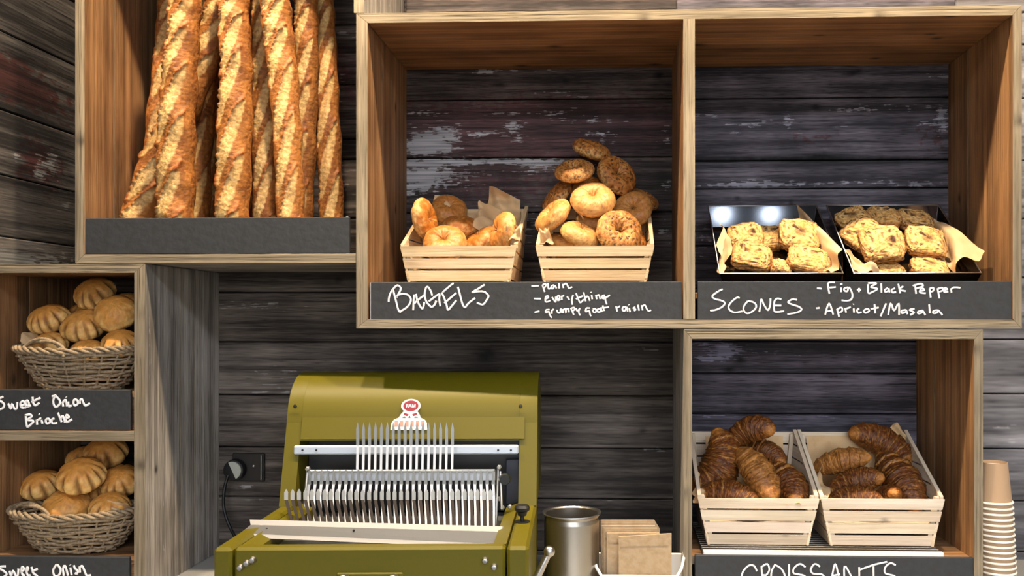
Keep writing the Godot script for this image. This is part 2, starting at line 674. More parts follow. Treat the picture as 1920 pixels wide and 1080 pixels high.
func build_room() -> void:
	var plaster := plain("plaster", Color(0.78, 0.76, 0.72), 0.9)
	single("floor", Vector3(-1.75, -0.12, -0.62), Vector3(3.4, 0.0, 5.4), plain("concrete", Color(0.42, 0.40, 0.38), 0.6))
	single("ceiling", Vector3(-1.75, 3.4, -0.62), Vector3(3.4, 3.52, 5.4), plain("ceiling_paint", Color(0.30, 0.30, 0.30), 0.9))  # unseen ceiling, kept dark so the scone trays mirror little light
	single("wall_right", Vector3(3.2, 0.0, -0.62), Vector3(3.4, 3.4, 5.4), plaster)
	# unseen shop front; its wide window, out of view, lights the shelves
	var front := structure("wall_front")
	slab_part("panel", Vector3(-1.75, 0.0, 5.2), Vector3(3.2, 0.7, 5.4), plaster, front)
	slab_part("panel", Vector3(-1.75, 2.7, 5.2), Vector3(3.2, 3.4, 5.4), plaster, front)
	slab_part("panel", Vector3(-1.75, 0.7, 5.2), Vector3(-1.1, 2.7, 5.4), plaster, front)
	slab_part("panel", Vector3(2.8, 0.7, 5.2), Vector3(3.2, 2.7, 5.4), plaster, front)
	var win := structure("unseen_window_1")
	var dark := plain("dark_frame", Color(0.06, 0.06, 0.06), 0.5)
	for x in [-1.08, 0.2, 1.5, 2.76]:
		slab_part("frame", Vector3(x - 0.03, 0.7, 5.27), Vector3(x + 0.03, 2.7, 5.33), dark, win)
	for y in [0.73, 2.67]:
		slab_part("frame", Vector3(-1.1, y - 0.03, 5.27), Vector3(2.8, y + 0.03, 5.33), dark, win)
	var glass := plain("window_glass", Color(0.95, 1.0, 0.98, 0.06), 0.02)
	glass.transparency = BaseMaterial3D.TRANSPARENCY_ALPHA
	for k in 3:
		var x0: float = [-1.05, 0.23, 1.53][k]
		var x1: float = [0.17, 1.47, 2.73][k]
		slab_part("pane", Vector3(x0, 0.76, 5.297), Vector3(x1, 2.64, 5.303), glass, win)
	# ceiling track that carries the spotlights
	var track := thing("light_track", "thin black track along the ceiling in front of the shelves", "light track", Vector3(0, 3.39, 0.5))
	part("rail", rbox(Vector3(3.0, 0.03, 0.035), 0.002), plain("black_paint", Color(0.03, 0.03, 0.03), 0.5), track)
	# side wall of old boards that run towards the camera
	var left := structure("wall_left")
	slab_part("panel", Vector3(-1.75, 0.0, -0.62), Vector3(WALL_X - 0.02, 3.4, 5.2), plaster, left)
	var w := 1152
	var h := 640
	var z0 := -0.4
	var z1 := 1.0
	var y0 := 1.55
	var y1 := 2.6
	var spot := func(z: float, y: float, rz: float, ry: float, k: float) -> Array:
		return [(z - z0) / (z1 - z0), (y1 - y) / (y1 - y0), rz / (z1 - z0), ry / (y1 - y0), k]
	var im := wood_image(w, h, 301, Color(0.16, 0.15, 0.145), Color(0.47, 0.445, 0.42), [
		spot.call(-0.27, 2.0, 0.03, 0.04, 0.85), spot.call(-0.22, 1.955, 0.02, 0.04, 0.7), spot.call(-0.33, 1.9, 0.03, 0.03, 0.5), spot.call(-0.2, 1.72, 0.2, 0.045, 0.75), spot.call(-0.06, 1.70, 0.1, 0.04, 0.6), spot.call(-0.14, 1.99, 0.02, 0.015, 0.7), spot.call(0.2, 1.72, 0.2, 0.04, 0.7)],
		[spot.call(-0.2, 2.17, 0.16, 0.05, 0.55), spot.call(-0.23, 1.99, 0.06, 0.06, 0.9), spot.call(-0.1, 2.2, 0.1, 0.05, 0.6)], [], 1.1, Color(0.66, 0.66, 0.64), Color(0.28, 0.15, 0.14))
	var m := wood("wall_left_boards", im, Vector2.ONE, 0.8)
	var rows := [0.0, 0.2, 0.38, 0.55, 0.75, 0.93, 1.1, 1.28, 1.45, 1.625, 1.785, 1.94, 2.103, 2.30, 2.48, 2.66, 2.85, 3.05, 3.22, 3.4]
	for k in rows.size() - 1:
		var st := start()
		var t := rng.randf_range(0.55, 0.85)
		if k == 10:
			t = 0.5
		var lo := Vector3(WALL_X - 0.02, rows[k] + 0.002, -0.38)
		var hi := Vector3(WALL_X + rng.randf_range(-0.003, 0.001), rows[k + 1] - 0.002, 1.0)
		board_box(st, lo, hi, 2, Color(t, t, t), Rect2(z0, y0, z1 - z0, y1 - y0))
		part("plank", done(st), m, left)


# a plank whose UVs run over the rectangle dom (along, up) of its wall
func board_box(st: SurfaceTool, lo: Vector3, hi: Vector3, along: int, col: Color, dom: Rect2) -> void:
	var c := (lo + hi) * 0.5
	var h := (hi - lo) * 0.5
	var ch := 0.0025
	var uv := func(p: Vector3) -> Vector2:
		return Vector2((p[along] - dom.position.x) / dom.size.x, (dom.end.y - p.y) / dom.size.y)
	for i in 3:
		var j := (i + 1) % 3
		var k := (i + 2) % 3
		for si in [-1.0, 1.0]:
			var q := []
			for e in [[-1.0, -1.0], [1.0, -1.0], [1.0, 1.0], [-1.0, 1.0]]:
				var v := Vector3.ZERO
				v[i] = si * h[i]
				v[j] = e[0] * (h[j] - ch)
				v[k] = e[1] * (h[k] - ch)
				q.append(c + v)
			face(st, q, c, along, Vector2.ZERO, col, [uv.call(q[0]), uv.call(q[1]), uv.call(q[2]), uv.call(q[3])])
			for sj in [-1.0, 1.0]:
				var r := []
				for e in [[h[i], h[j] - ch, -1.0], [h[i], h[j] - ch, 1.0], [h[i] - ch, h[j], 1.0], [h[i] - ch, h[j], -1.0]]:
					var v := Vector3.ZERO
					v[i] = si * e[0]
					v[j] = sj * e[1]
					v[k] = e[2] * (h[k] - ch)
					r.append(c + v)
				face(st, r, c, along, Vector2.ZERO, col, [uv.call(r[0]), uv.call(r[1]), uv.call(r[2]), uv.call(r[3])])


# one stretch of the plank wall between photograph columns px0 and px1: rows of boards and what is left of their paint
func stretch(wall: Node3D, x0: float, x1: float, seams: Array, size: Vector2i, s: int, dark: Color, light: Color, flakes: Array, reds: Array, darks: Array, tints: Array, contrast := 1.0, flake_tone := Color(0.72, 0.71, 0.71), lift := 1.7) -> void:
	var mid := (x0 + x1) * 0.5
	var pm := 1154.0 + mid * 672.0
	var ys := []
	for p in seams:
		ys.append(fy(pm, p, BACK))
	var top: float = ys[0]
	var low: float = ys[-1]
	var dom := Rect2(x0, low, x1 - x0, top - low)
	var turn := func(list: Array) -> Array:
		var out := []
		for b in list:
			var c := at(b[0], b[1], BACK)
			out.append([(c.x - x0) / (x1 - x0), (top - c.y) / (top - low), b[2] / 672.0 / (x1 - x0), b[3] / 672.0 / (top - low), b[4]])
		return out
	var im := wood_image(size.x, size.y, s, dark, light, turn.call(flakes), turn.call(reds), turn.call(darks), contrast, flake_tone, Color(0.27, 0.185, 0.19))
	var m := wood("wall_boards_%d" % s, im, Vector2.ONE, 0.72)
	for k in seams.size() - 1:
		var st := start()
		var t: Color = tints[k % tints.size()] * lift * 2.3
		board_box(st, Vector3(x0, ys[k + 1] + 0.0016, BACK - 0.022), Vector3(x1, ys[k] - 0.0016, BACK + rng.randf_range(-0.003, 0.0)), 0, t, dom)
		part("plank", done(st), m, wall)


func grey(v: float) -> Color:
	return Color(v, v, v)


func build_back_wall() -> void:
	var wall := structure("wall_back")
	slab_part("panel", Vector3(WALL_X - 0.02, 0.0, -0.62), Vector3(3.2, 3.4, BACK - 0.022), plain("backing_board", Color(0.03, 0.028, 0.026), 0.9), wall)
	var a := -1.552
	var b := -0.59
	var c := 0.17
	var d := 0.935
	# behind the long loaves
	stretch(wall, a, b, [-700, -470, -250, -60, 48, 160, 262, 300, 410, 490], Vector2i(640, 768), 401, Color(0.13, 0.115, 0.105), Color(0.42, 0.385, 0.36), [[640, 62, 18, 5, 0.6], [640, 160, 20, 30, 0.3], [645, 340, 20, 50, 0.4]], [[640, 150, 40, 60, 0.5]], [], [grey(0.9), grey(0.8), grey(1.0), grey(0.75), grey(0.95), grey(0.4), grey(0.9)], 1.2)
	# behind the slicer and the buns
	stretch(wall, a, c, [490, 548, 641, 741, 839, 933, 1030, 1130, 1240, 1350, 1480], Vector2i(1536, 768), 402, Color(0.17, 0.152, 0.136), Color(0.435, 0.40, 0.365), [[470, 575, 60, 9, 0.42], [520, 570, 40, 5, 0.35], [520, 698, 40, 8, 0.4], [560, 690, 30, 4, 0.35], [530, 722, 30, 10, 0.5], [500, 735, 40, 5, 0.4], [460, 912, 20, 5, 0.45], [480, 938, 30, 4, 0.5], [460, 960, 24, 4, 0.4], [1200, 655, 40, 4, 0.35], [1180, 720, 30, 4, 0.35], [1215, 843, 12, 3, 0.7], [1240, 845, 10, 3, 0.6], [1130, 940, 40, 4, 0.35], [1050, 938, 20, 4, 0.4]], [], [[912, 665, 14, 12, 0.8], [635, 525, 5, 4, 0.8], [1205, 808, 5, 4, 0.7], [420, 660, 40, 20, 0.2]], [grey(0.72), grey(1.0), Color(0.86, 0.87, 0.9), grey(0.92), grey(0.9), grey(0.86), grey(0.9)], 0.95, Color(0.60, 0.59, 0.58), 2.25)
	# bagel cubby and above it; light from above is tinted into the upper rows
	stretch(wall, b, c, [-700, -500, -330, -190, -60, 22, 82, 186, 295, 398, 490], Vector2i(1024, 1152), 403, Color(0.15, 0.13, 0.125), Color(0.40, 0.36, 0.34), [
		[790, 262, 30, 22, 0.75], [835, 255, 28, 22, 0.75], [800, 280, 45, 12, 0.7], [790, 212, 45, 5, 0.62], [895, 250, 14, 14, 0.4], [950, 212, 32, 6, 0.55], [962, 236, 18, 12, 0.75], [972, 262, 18, 10, 0.5], [925, 250, 30, 6, 0.4],
		[800, 306, 50, 9, 0.8], [880, 303, 60, 6, 0.75], [960, 302, 60, 5, 0.7], [1025, 306, 45, 10, 0.72], [800, 332, 45, 14, 0.72], [775, 350, 25, 30, 0.6], [860, 325, 60, 9, 0.45], [1000, 322, 30, 6, 0.5], [850, 350, 60, 12, 0.35],
		[1035, 212, 24, 7, 0.55], [1110, 226, 55, 7, 0.5], [1125, 252, 32, 6, 0.6], [1135, 266, 20, 5, 0.55], [1080, 203, 20, 3, 0.5], [908, 134, 16, 6, 0.75], [955, 132, 40, 3, 0.6], [1030, 131, 20, 3, 0.45], [1050, 172, 12, 4, 0.65], [1090, 182, 16, 3, 0.7], [1010, 175, 14, 2, 0.5], [1250, 345, 12, 12, 0.5], [1250, 255, 10, 30, 0.35], [990, 425, 30, 40, 0.5], [1245, 430, 14, 16, 0.45]],
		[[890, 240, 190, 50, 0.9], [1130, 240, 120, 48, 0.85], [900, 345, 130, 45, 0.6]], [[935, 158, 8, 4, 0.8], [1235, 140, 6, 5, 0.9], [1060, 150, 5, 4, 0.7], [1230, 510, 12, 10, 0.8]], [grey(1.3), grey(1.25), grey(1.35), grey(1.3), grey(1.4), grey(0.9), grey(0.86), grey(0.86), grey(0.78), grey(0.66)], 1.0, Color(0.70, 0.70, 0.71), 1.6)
	# scone cubby and above it; upper rows coloured lighter for the lamplight there
	stretch(wall, c, d, [-700, -500, -330, -190, -60, 22, 82, 183, 300, 353, 460, 540], Vector2i(1024, 1152), 404, Color(0.165, 0.16, 0.18), Color(0.42, 0.40, 0.43), [
		[1322, 216, 24, 5, 0.6], [1395, 236, 26, 5, 0.62], [1425, 228, 20, 6, 0.55], [1380, 250, 16, 5, 0.45], [1478, 222, 9, 9, 0.66], [1480, 236, 7, 6, 0.6], [1575, 205, 40, 3, 0.66], [1605, 207, 18, 3, 0.6], [1503, 245, 7, 7, 0.6], [1768, 212, 10, 10, 0.85], [1745, 230, 24, 9, 0.5], [1770, 240, 14, 14, 0.4], [1370, 347, 70, 5, 0.62], [1440, 345, 60, 6, 0.58], [1600, 343, 120, 6, 0.42], [1720, 347, 40, 7, 0.5], [1760, 143, 16, 5, 0.6], [1318, 445, 26, 30, 0.45], [1580, 240, 20, 5, 0.4], [1700, 200, 60, 10, 0.35]],
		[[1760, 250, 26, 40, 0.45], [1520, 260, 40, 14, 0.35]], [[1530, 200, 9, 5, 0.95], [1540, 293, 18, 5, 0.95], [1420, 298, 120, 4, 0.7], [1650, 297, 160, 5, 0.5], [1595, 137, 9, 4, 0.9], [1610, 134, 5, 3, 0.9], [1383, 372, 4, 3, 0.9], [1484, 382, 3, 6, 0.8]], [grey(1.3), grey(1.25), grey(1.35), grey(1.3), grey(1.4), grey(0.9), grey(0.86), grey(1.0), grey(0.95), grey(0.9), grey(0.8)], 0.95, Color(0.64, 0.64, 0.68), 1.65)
	# croissant cubby and what shows of the wall to its right
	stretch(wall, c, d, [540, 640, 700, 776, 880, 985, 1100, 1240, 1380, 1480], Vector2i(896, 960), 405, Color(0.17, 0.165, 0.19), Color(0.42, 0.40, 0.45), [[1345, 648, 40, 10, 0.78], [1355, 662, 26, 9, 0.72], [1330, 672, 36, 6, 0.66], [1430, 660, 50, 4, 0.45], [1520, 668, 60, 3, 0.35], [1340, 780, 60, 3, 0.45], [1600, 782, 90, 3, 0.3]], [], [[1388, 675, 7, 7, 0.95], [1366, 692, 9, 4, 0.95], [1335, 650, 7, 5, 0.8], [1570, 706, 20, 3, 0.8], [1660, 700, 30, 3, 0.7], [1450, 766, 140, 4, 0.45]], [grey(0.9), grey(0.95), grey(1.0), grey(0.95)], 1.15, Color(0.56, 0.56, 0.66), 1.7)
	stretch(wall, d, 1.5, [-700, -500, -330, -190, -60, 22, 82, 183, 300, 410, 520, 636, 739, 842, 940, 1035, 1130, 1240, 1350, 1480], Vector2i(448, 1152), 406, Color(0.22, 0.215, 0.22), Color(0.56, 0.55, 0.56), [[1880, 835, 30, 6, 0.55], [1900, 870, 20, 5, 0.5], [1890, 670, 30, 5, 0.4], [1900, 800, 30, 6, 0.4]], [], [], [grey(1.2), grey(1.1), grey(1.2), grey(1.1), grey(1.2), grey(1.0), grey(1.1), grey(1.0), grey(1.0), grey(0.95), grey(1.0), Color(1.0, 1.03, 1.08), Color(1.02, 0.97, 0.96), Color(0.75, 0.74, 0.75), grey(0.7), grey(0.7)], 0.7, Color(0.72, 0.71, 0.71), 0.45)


# ---------------------------------------------------------------- the timber cubbies

# One side of a cubby as three boards, mitred where it meets its neighbours.
# q: inner start, inner end, outer end, outer start in xy. widths: shares of the depth from the front.
func side(box: Node3D, q: Array, along: int, cuts: Array, inside: String, outside: String, tone := 1.0) -> void:
	for k in cuts.size() - 1:
		var z1: float = cuts[k] - (0.0 if k == 0 else 0.0012)
		var z0: float = cuts[k + 1] + (0.0 if k == cuts.size() - 2 else 0.0012)
		var mesh := ArrayMesh.new()
		var sts := {"a": start(), "b": start(), "c": start()}
		var off := Vector2(rng.randf() * 3.0, rng.randf() * 3.0)
		var t := rng.randf_range(0.86, 1.1) * tone
		var col := Color(t, t, t)
		var lift: float = rng.randf_range(-0.0012, 0.0012)
		var e: Vector2 = q[3] - q[0]
		var p := [q[0] + e.normalized() * lift, q[1] + (q[2] - q[1]).normalized() * lift, q[2], q[3]]
		var v := []
		for z in [z0, z1]:
			for x in p:
				v.append(Vector3(x.x, x.y, z))
		var o := Vector3.ZERO
		for x in v:
			o += x
		o /= 8.0
		face(sts.a, [v[0], v[1], v[5], v[4]], o, along, off, col)
		face(sts.b, [v[4], v[5], v[6], v[7]], o, along, off + Vector2(0.3, 0.1), grey(rng.randf_range(0.94, 1.04)))
		face(sts.b, [v[0], v[1], v[2], v[3]], o, along, off, col)
		face(sts.b, [v[1], v[2], v[6], v[5]], o, 2, off, col)
		face(sts.b, [v[0], v[3], v[7], v[4]], o, 2, off, col)
		face(sts.c, [v[2], v[3], v[7], v[6]], o, along, off + Vector2(0.5, 0.2), col)
		for s in [["a", inside], ["b", "edge"], ["c", outside]]:
			var st: SurfaceTool = sts[s[0]]
			st.generate_normals()
			st.generate_tangents()
			st.commit(mesh)
			mesh.surface_set_material(mesh.get_surface_count() - 1, mats[s[1]])
		part("board", mesh, null, box)


func v2(x: float, y: float) -> Vector2:
	return Vector2(x, y)


# four mitred sides; t: thickness of left, top, right, bottom; "" leaves a side out
func cubby(box: Node3D, x0: float, y0: float, x1: float, y1: float, t: Array, sides := "ltrb", cuts := [0.0, -0.13, -0.25, BACK], outside := "barn") -> void:
	var ix0: float = x0 + t[0]
	var iy1: float = y1 - t[1]
	var ix1: float = x1 - t[2]
	var iy0: float = y0 + t[3]
	var g := 0.0004
	if "l" in sides:
		side(box, [v2(ix0, iy0 + g), v2(ix0, iy1 - g), v2(x0, y1 - g), v2(x0, y0 + g)], 1, cuts, "cedar", outside)
	if "r" in sides:
		side(box, [v2(ix1, iy0 + g), v2(ix1, iy1 - g), v2(x1, y1 - g), v2(x1, y0 + g)], 1, cuts, "cedar", outside)
	if "t" in sides:
		side(box, [v2(ix0 + g, iy1), v2(ix1 - g, iy1), v2(x1 - g, y1), v2(x0 + g, y1)], 0, cuts, "cedar", outside)
	if "b" in sides:
		side(box, [v2(ix0 + g, iy0), v2(ix1 - g, iy0), v2(x1 - g, y0), v2(x0 + g, y0)], 0, cuts, "cedar", outside)


func straight(box: Node3D, x0: float, y0: float, x1: float, y1: float, along: int, cuts := [0.0, -0.13, -0.25, BACK], both := "cedar") -> void:
	if along == 1:
		side(box, [v2(x0, y0), v2(x0, y1), v2(x1, y1), v2(x1, y0)], 1, cuts, both, both)
	else:
		side(box, [v2(x0, y0), v2(x1, y0), v2(x1, y1), v2(x0, y1)], 0, cuts, both, both)


var floor_bagel := 0.0
var floor_bread := 0.0
var floor_brioche := 0.0
var floor_brioche_low := 0.0
var floor_croissant := 0.0


func build_cubbies() -> void:
	var lx := fx(668)
	var rx := fx(1916)
	var by := fy(1300, 616)
	var ty := fy(1300, 17)
	# wide double cubby for bagels and scones
	var box := thing("wall_cubby", "wide double timber cubby with bagels on one side and scones on the other", "shelf box")
	cubby(box, lx, by, rx, ty, [0.027, 0.0225, 0.02, 0.022])
	var dx0 := fx(1281)
	var dx1 := fx(1303)
	straight(box, dx0, by + 0.0225, dx1, ty - 0.023, 1)
	floor_bagel = by + 0.022
	# tall cubby for the long loaves, its right side standing on the double cubby
	box = thing("wall_cubby", "tall timber cubby that holds the standing baguettes", "shelf box")
	var tx0 := fx(141)
	var ty0 := fy(400, 493)
	var top := 2.62
	cubby(box, tx0, ty0, lx - 0.001, top, [0.023, 0.022, 0.0, 0.0215], "lb", [0.0, -0.122, -0.2, BACK])
	straight(box, fx(664), ty + 0.001, fx(683), top, 1, [0.0, -0.13, -0.25, BACK], "barn")
	straight(box, tx0 + 0.024, top - 0.022, fx(663), top, 0)
	floor_bread = ty0 + 0.0215
	# narrow tower with two tiers of buns
	box = thing("wall_cubby", "narrow grey timber shelf tower with baskets of buns, beside the slicer", "shelf box")
	var bx0 := WALL_X + 0.001
	var bx1 := fx(272)
	var btop := ty0 - 0.0015
	cubby(box, bx0, COUNTER, bx1, btop, [0.012, 0.021, 0.0265, 0.024], "ltr", [0.0, -0.167, -0.24, BACK])
	var shelf_y := fy(150, 826)
	straight(box, bx0 + 0.013, shelf_y, bx1 - 0.027, fy(150, 808), 0)
	floor_brioche = fy(150, 808)
	straight(box, bx0 + 0.013, COUNTER + 0.001, bx1 - 0.027, COUNTER + 0.025, 0)
	floor_brioche_low = COUNTER + 0.025
	# cubby for croissants standing on the counter
	box = thing("wall_cubby", "timber cubby with two crates of croissants, under the scones", "shelf box")
	var cx0 := fx(1282)
	var cx1 := fx(1843)
	var ctop := by - 0.0015
	cubby(box, cx0, COUNTER, cx1, ctop, [0.02, 0.0225, 0.019, 0.024], "ltr")
	floor_croissant = fy(1550, 1047)
	straight(box, cx0 + 0.0205, floor_croissant - 0.02, cx1 - 0.0195, floor_croissant, 0, [-0.0145, -0.14, -0.25, BACK])
	# hidden behind the slates: shelves that lift the crates and trays
	var lift := 1.64
	for k in 2:
		var x0: float = [lx + 0.03, dx1 + 0.002][k]
		var x1: float = [dx0 - 0.002, rx - 0.022][k]
		var r := thing("riser_shelf", ["low riser shelf under the bagel crates, behind the slate", "low riser shelf under the scone trays, behind the slate"][k], "shelf", Vector3((x0 + x1) * 0.5, floor_bagel, -0.2), "riser shelves")
		var hgt := lift - floor_bagel
		slab_local("top", Vector3(-(x1 - x0) * 0.5, hgt - 0.015, -0.175), Vector3((x1 - x0) * 0.5, hgt, 0.17), mats["cedar"], r)
		for s in [-1.0, 1.0]:
			var e: float = s * ((x1 - x0) * 0.5 - 0.02)
			slab_local("leg", Vector3(e - 0.01, 0.0, -0.17), Vector3(e + 0.01, hgt - 0.0155, 0.165), mats["cedar"], r)
	# the counter
	var ct := thing("counter", "pale stone counter top under the slicer and the cups", "counter", Vector3(0, 0, 0))
	slab_local("top", Vector3(WALL_X, COUNTER - 0.04, BACK), Vector3(3.19, COUNTER - 0.0005, 0.62), plain("counter_stone", Color(0.62, 0.61, 0.58), 0.35), ct)
	slab_local("base", Vector3(WALL_X, 0.0, BACK), Vector3(3.19, COUNTER - 0.041, 0.56), plain("counter_base", Color(0.2, 0.19, 0.18), 0.6), ct)


func slab_local(called: String, lo: Vector3, hi: Vector3, m: Material, parent: Node, ch := 0.002) -> MeshInstance3D:
	var o := part(called, rbox(hi - lo, ch, 0, Vector2(rng.randf(), rng.randf())), m, parent)
	o.position = (lo + hi) * 0.5
	return o


# ---------------------------------------------------------------- slates with chalk lettering

func pairs(s: String) -> Array:
	var out := []
	for w in s.split(" ", false):
		var p := w.split(",")
		out.append(Vector2(p[0].to_float(), p[1].to_float()))
	return out


# x0 y0 x1 y1: corners in the front plane. Words: [origin x, origin y, scale, thickness, strokes]
func sign_board(px0: float, py0: float, px1: float, py1: float, label: String, words := [], z := -0.003) -> Node3D:
	var a := at(px0, py1, z)
	var b := at(px1, py0, z)
	var y0 := minf(a.y, at(px1, py1, z).y)
	var o := thing("chalkboard_sign", label, "sign", Vector3((a.x + b.x) * 0.5, a.y, z), "slate name boards")
	var w := b.x - a.x
	var h := b.y - a.y
	var board := part("board", rbox(Vector3(w, h, 0.01), 0.0012), mats["slate"], o)
	board.position = Vector3(0, h * 0.5, -0.005)
	for g in words:
		var v := PackedVector3Array()
		var t := PackedVector2Array()
		var idx := PackedInt32Array()
		for s in g[4]:
			var pts := []
			for p in pairs(s):
				var q := at(g[0] + p.x * g[2], g[1] + p.y * g[2], z) - o.position
				pts.append(Vector3(q.x, q.y, 0.0003))
			if pts.size() > 2:
				pts = smooth_path(pts, 4)
			add_tube(v, t, idx, pts, g[3] * 0.5, 6, false, 0.3)
		var chalk := part("chalk_lettering", indexed(v, PackedColorArray(), t, idx), mats["chalk"], o)
		chalk.set_meta("label", "white chalk handwriting")
	return o


func build_signs() -> void:
	var bread := sign_board(160, 407, 655, 476, "long blank slate board in front of the standing baguettes")
	var strip := part("end_strip", rbox(Vector3(0.006, 0.088, 0.006), 0.001), plain("white_metal", Color.WHITE), bread)
	strip.position = Vector3(0.313, 0.043, -0.006)
	var lx := 0.0055
	var bag := sign_board(695, 528, 1279, 600, "slate board with BAGELS and three kinds in white chalk", [
		[720, 525, 0.1094, lx * 0.85, ["80,380 85,310 120,210 190,120 240,95 280,130 280,180 250,240 210,310 250,260 330,240 410,260 460,330 440,410 380,480 300,530 270,560", "150,150 170,230 210,380 240,500 275,555",
			"500,520 505,440 510,330 515,250", "545,240 570,350 610,440 655,495 680,450 690,380", "510,420 580,350 690,265",
			"825,270 800,190 740,115 705,190 700,290 730,380 780,440 820,465 870,420 895,355", "770,370 860,300 950,245 945,330 965,450",
			"985,215 1030,310 1070,420 1095,515 1160,450 1240,350", "1010,210 1100,130 1190,55", "1035,400 1140,310 1240,225",
			"1265,120 1300,250 1340,400 1385,470 1450,400 1560,310",
			"1725,80 1620,150 1510,215 1600,200 1700,200 1760,235 1790,285 1750,360 1690,425 1590,390"]],
		[990, 522, 0.1302, lx * 0.7, ["50,115 155,110", "205,95 240,195", "205,105 240,80 260,100 225,150", "285,70 295,150 325,145", "375,100 340,110 335,145 365,145 380,105 410,145", "445,70 450,145", "500,80 510,140", "505,105 545,75 570,110 590,145 635,125"]],
		[990, 522, 0.1302, lx * 0.7, ["85,295 185,295", "250,300 290,280 285,255 255,270 250,330 280,340 320,320", "345,270 385,330 400,335 400,265", "420,310 455,290 445,250 420,270 430,320 470,300", "480,250 490,310", "485,270 520,245", "560,260 595,310", "650,240 630,310 640,380", "690,215 720,290 750,350 790,320 795,300", "690,300 790,255", "800,200 830,330", "825,290 860,260 890,325", "905,195 908,205", "915,240 925,300", "975,240 990,300", "985,260 1020,240 1040,300", "1110,245 1070,255 1070,290 1110,270 1115,320 1135,375", "1085,300 1180,245"]],
		[990, 522, 0.1302, lx * 0.7, ["95,490 165,475", "310,450 265,455 255,495 300,480 310,520 340,570", "340,450 345,510", "345,470 370,440", "415,455 430,495 465,490 470,440 490,500", "500,440 510,500", "505,460 535,440 545,500 550,450 580,440 590,490", "615,430 660,525", "610,440 660,420 670,450 640,470", "690,430 710,470 750,430", "740,440 730,490 750,535", "890,430 845,430 830,480 880,470 890,510 905,545", "930,450 945,490 980,480 970,440 935,445", "1040,440 1000,450 1005,485 1040,480 1050,440 1065,485", "1075,390 1095,470", "1040,430 1165,415", "1265,400 1285,475", "1275,430 1325,400", "1410,410 1365,420 1365,465 1400,465 1420,415 1435,480", "1455,430 1470,485", "1450,375 1455,385", "1545,415 1515,430 1550,450 1525,468", "1580,380 1600,465", "1635,385 1650,460", "1645,410 1680,385 1710,440 1740,475 1770,455"]]])
	strip = part("end_strip", rbox(Vector3(0.0035, 0.088, 0.006), 0.001), plain("white_metal", Color.WHITE), bag)
	strip.position = Vector3(-0.3685, 0.045, -0.006)
	sign_board(1308, 527, 1905, 599, "slate board with SCONES and two kinds in white chalk", [
		[1320, 522, 0.10417, lx * 0.75, ["335,195 250,240 150,320 190,370 320,405 375,450 320,520 210,570 110,585", "640,355 590,350 500,420 440,510 470,580 560,615 690,595", "790,410 720,500 715,580 770,630 850,610 930,540 930,470 870,425 790,410", "995,605 1015,500 1030,375 1080,480 1150,575 1190,480 1195,360", "1390,380 1320,365 1270,410 1260,510 1280,605 1440,590", "1270,490 1390,490", "1675,390 1590,380 1510,430 1580,470 1700,510 1755,560 1690,610 1500,650"]],
		[1520, 522, 0.15625, lx * 0.75, ["75,120 130,125", "290,50 215,55 210,110 225,185", "205,115 300,105", "365,110 365,165", "355,75 380,65", "450,110 405,120 405,150 440,155 460,110 500,190 490,250 440,270 370,265", "555,140 605,140", "580,115 580,165", "690,70 690,175 740,165 800,125 720,105 790,60 690,60", "845,60 850,170", "925,115 890,140 895,165 930,150 935,120 945,170", "1010,120 970,140 980,170 1025,165", "1050,65 1075,180", "1110,95 1065,135 1140,155", "1250,70 1265,185", "1225,90 1320,65 1345,95 1260,125", "1310,155 1365,140 1330,120 1310,170 1380,180", "1425,120 1440,230", "1430,120 1470,115 1470,150 1435,165", "1520,120 1545,240", "1525,125 1580,115 1585,145 1540,165", "1590,145 1640,135 1610,115 1600,165 1650,160", "1680,120 1690,170", "1680,135 1720,110 1795,115"]],
		[1520, 522, 0.15625, lx * 0.75, ["65,360 105,355", "175,435 220,300 270,435", "195,395 255,390", "315,365 340,460", "310,380 360,350 380,370 370,400 330,410", "410,355 425,410", "415,370 480,345", "515,360 520,410", "510,315 515,310", "580,360 555,385 570,415 610,405", "660,370 635,395 660,415 700,395 690,370 660,370", "765,310 775,420", "720,370 815,350", "905,300 840,455", "930,440 960,300 1000,390 1055,300 1060,440", "1140,380 1090,390 1095,420 1140,405 1145,380 1160,430", "1245,365 1185,380 1240,410 1195,440", "1340,385 1290,400 1290,425 1335,410 1340,385 1375,440", "1420,310 1430,415", "1520,380 1470,395 1475,420 1520,410 1525,380 1580,440"]]])
	var up := sign_board(-34, 731, 244, 806, "slate board with Sweet Onion Brioche chalked on two lines", [
		[0, 730, 0.10417, lx, ["60,130 -10,170 -40,210 30,225 75,280 50,340 -30,370", "145,255 195,350 215,265 260,350 300,340 310,230", "375,300 440,270 420,210 370,250 380,320 430,340", "440,340 520,270 490,200 460,250 490,310 560,290", "585,135 600,250 640,290 710,240", "570,230 730,150", "1010,100 960,190 970,280 1010,320 1070,270 1075,200 1010,130", "935,130 1010,110", "1120,220 1140,310", "1130,240 1180,190 1205,310", "1225,220 1240,305 1290,290", "1190,135 1195,145", "1340,180 1320,240 1350,295 1400,260 1390,200 1340,180", "1430,190 1440,260", "1435,210 1470,175 1500,240 1540,295 1620,250"]],
		[0, 730, 0.10417, lx, ["460,460 470,570 490,675 560,630 600,570 490,555 570,490 540,455 450,470", "660,545 670,640", "660,570 720,530 740,530", "745,550 765,620", "700,445 710,455", "850,525 820,570 850,620 900,590 890,540 850,525", "980,520 930,550 940,610 1030,610", "1040,420 1110,590", "1090,540 1130,480 1170,600", "1180,530 1240,500 1200,460 1180,520 1200,590 1300,540"]]])
	strip = part("end_strip", rbox(Vector3(0.003, 0.09, 0.006), 0.001), plain("white_metal", Color.WHITE), up)
	strip.position = Vector3(0.176, 0.047, -0.006)
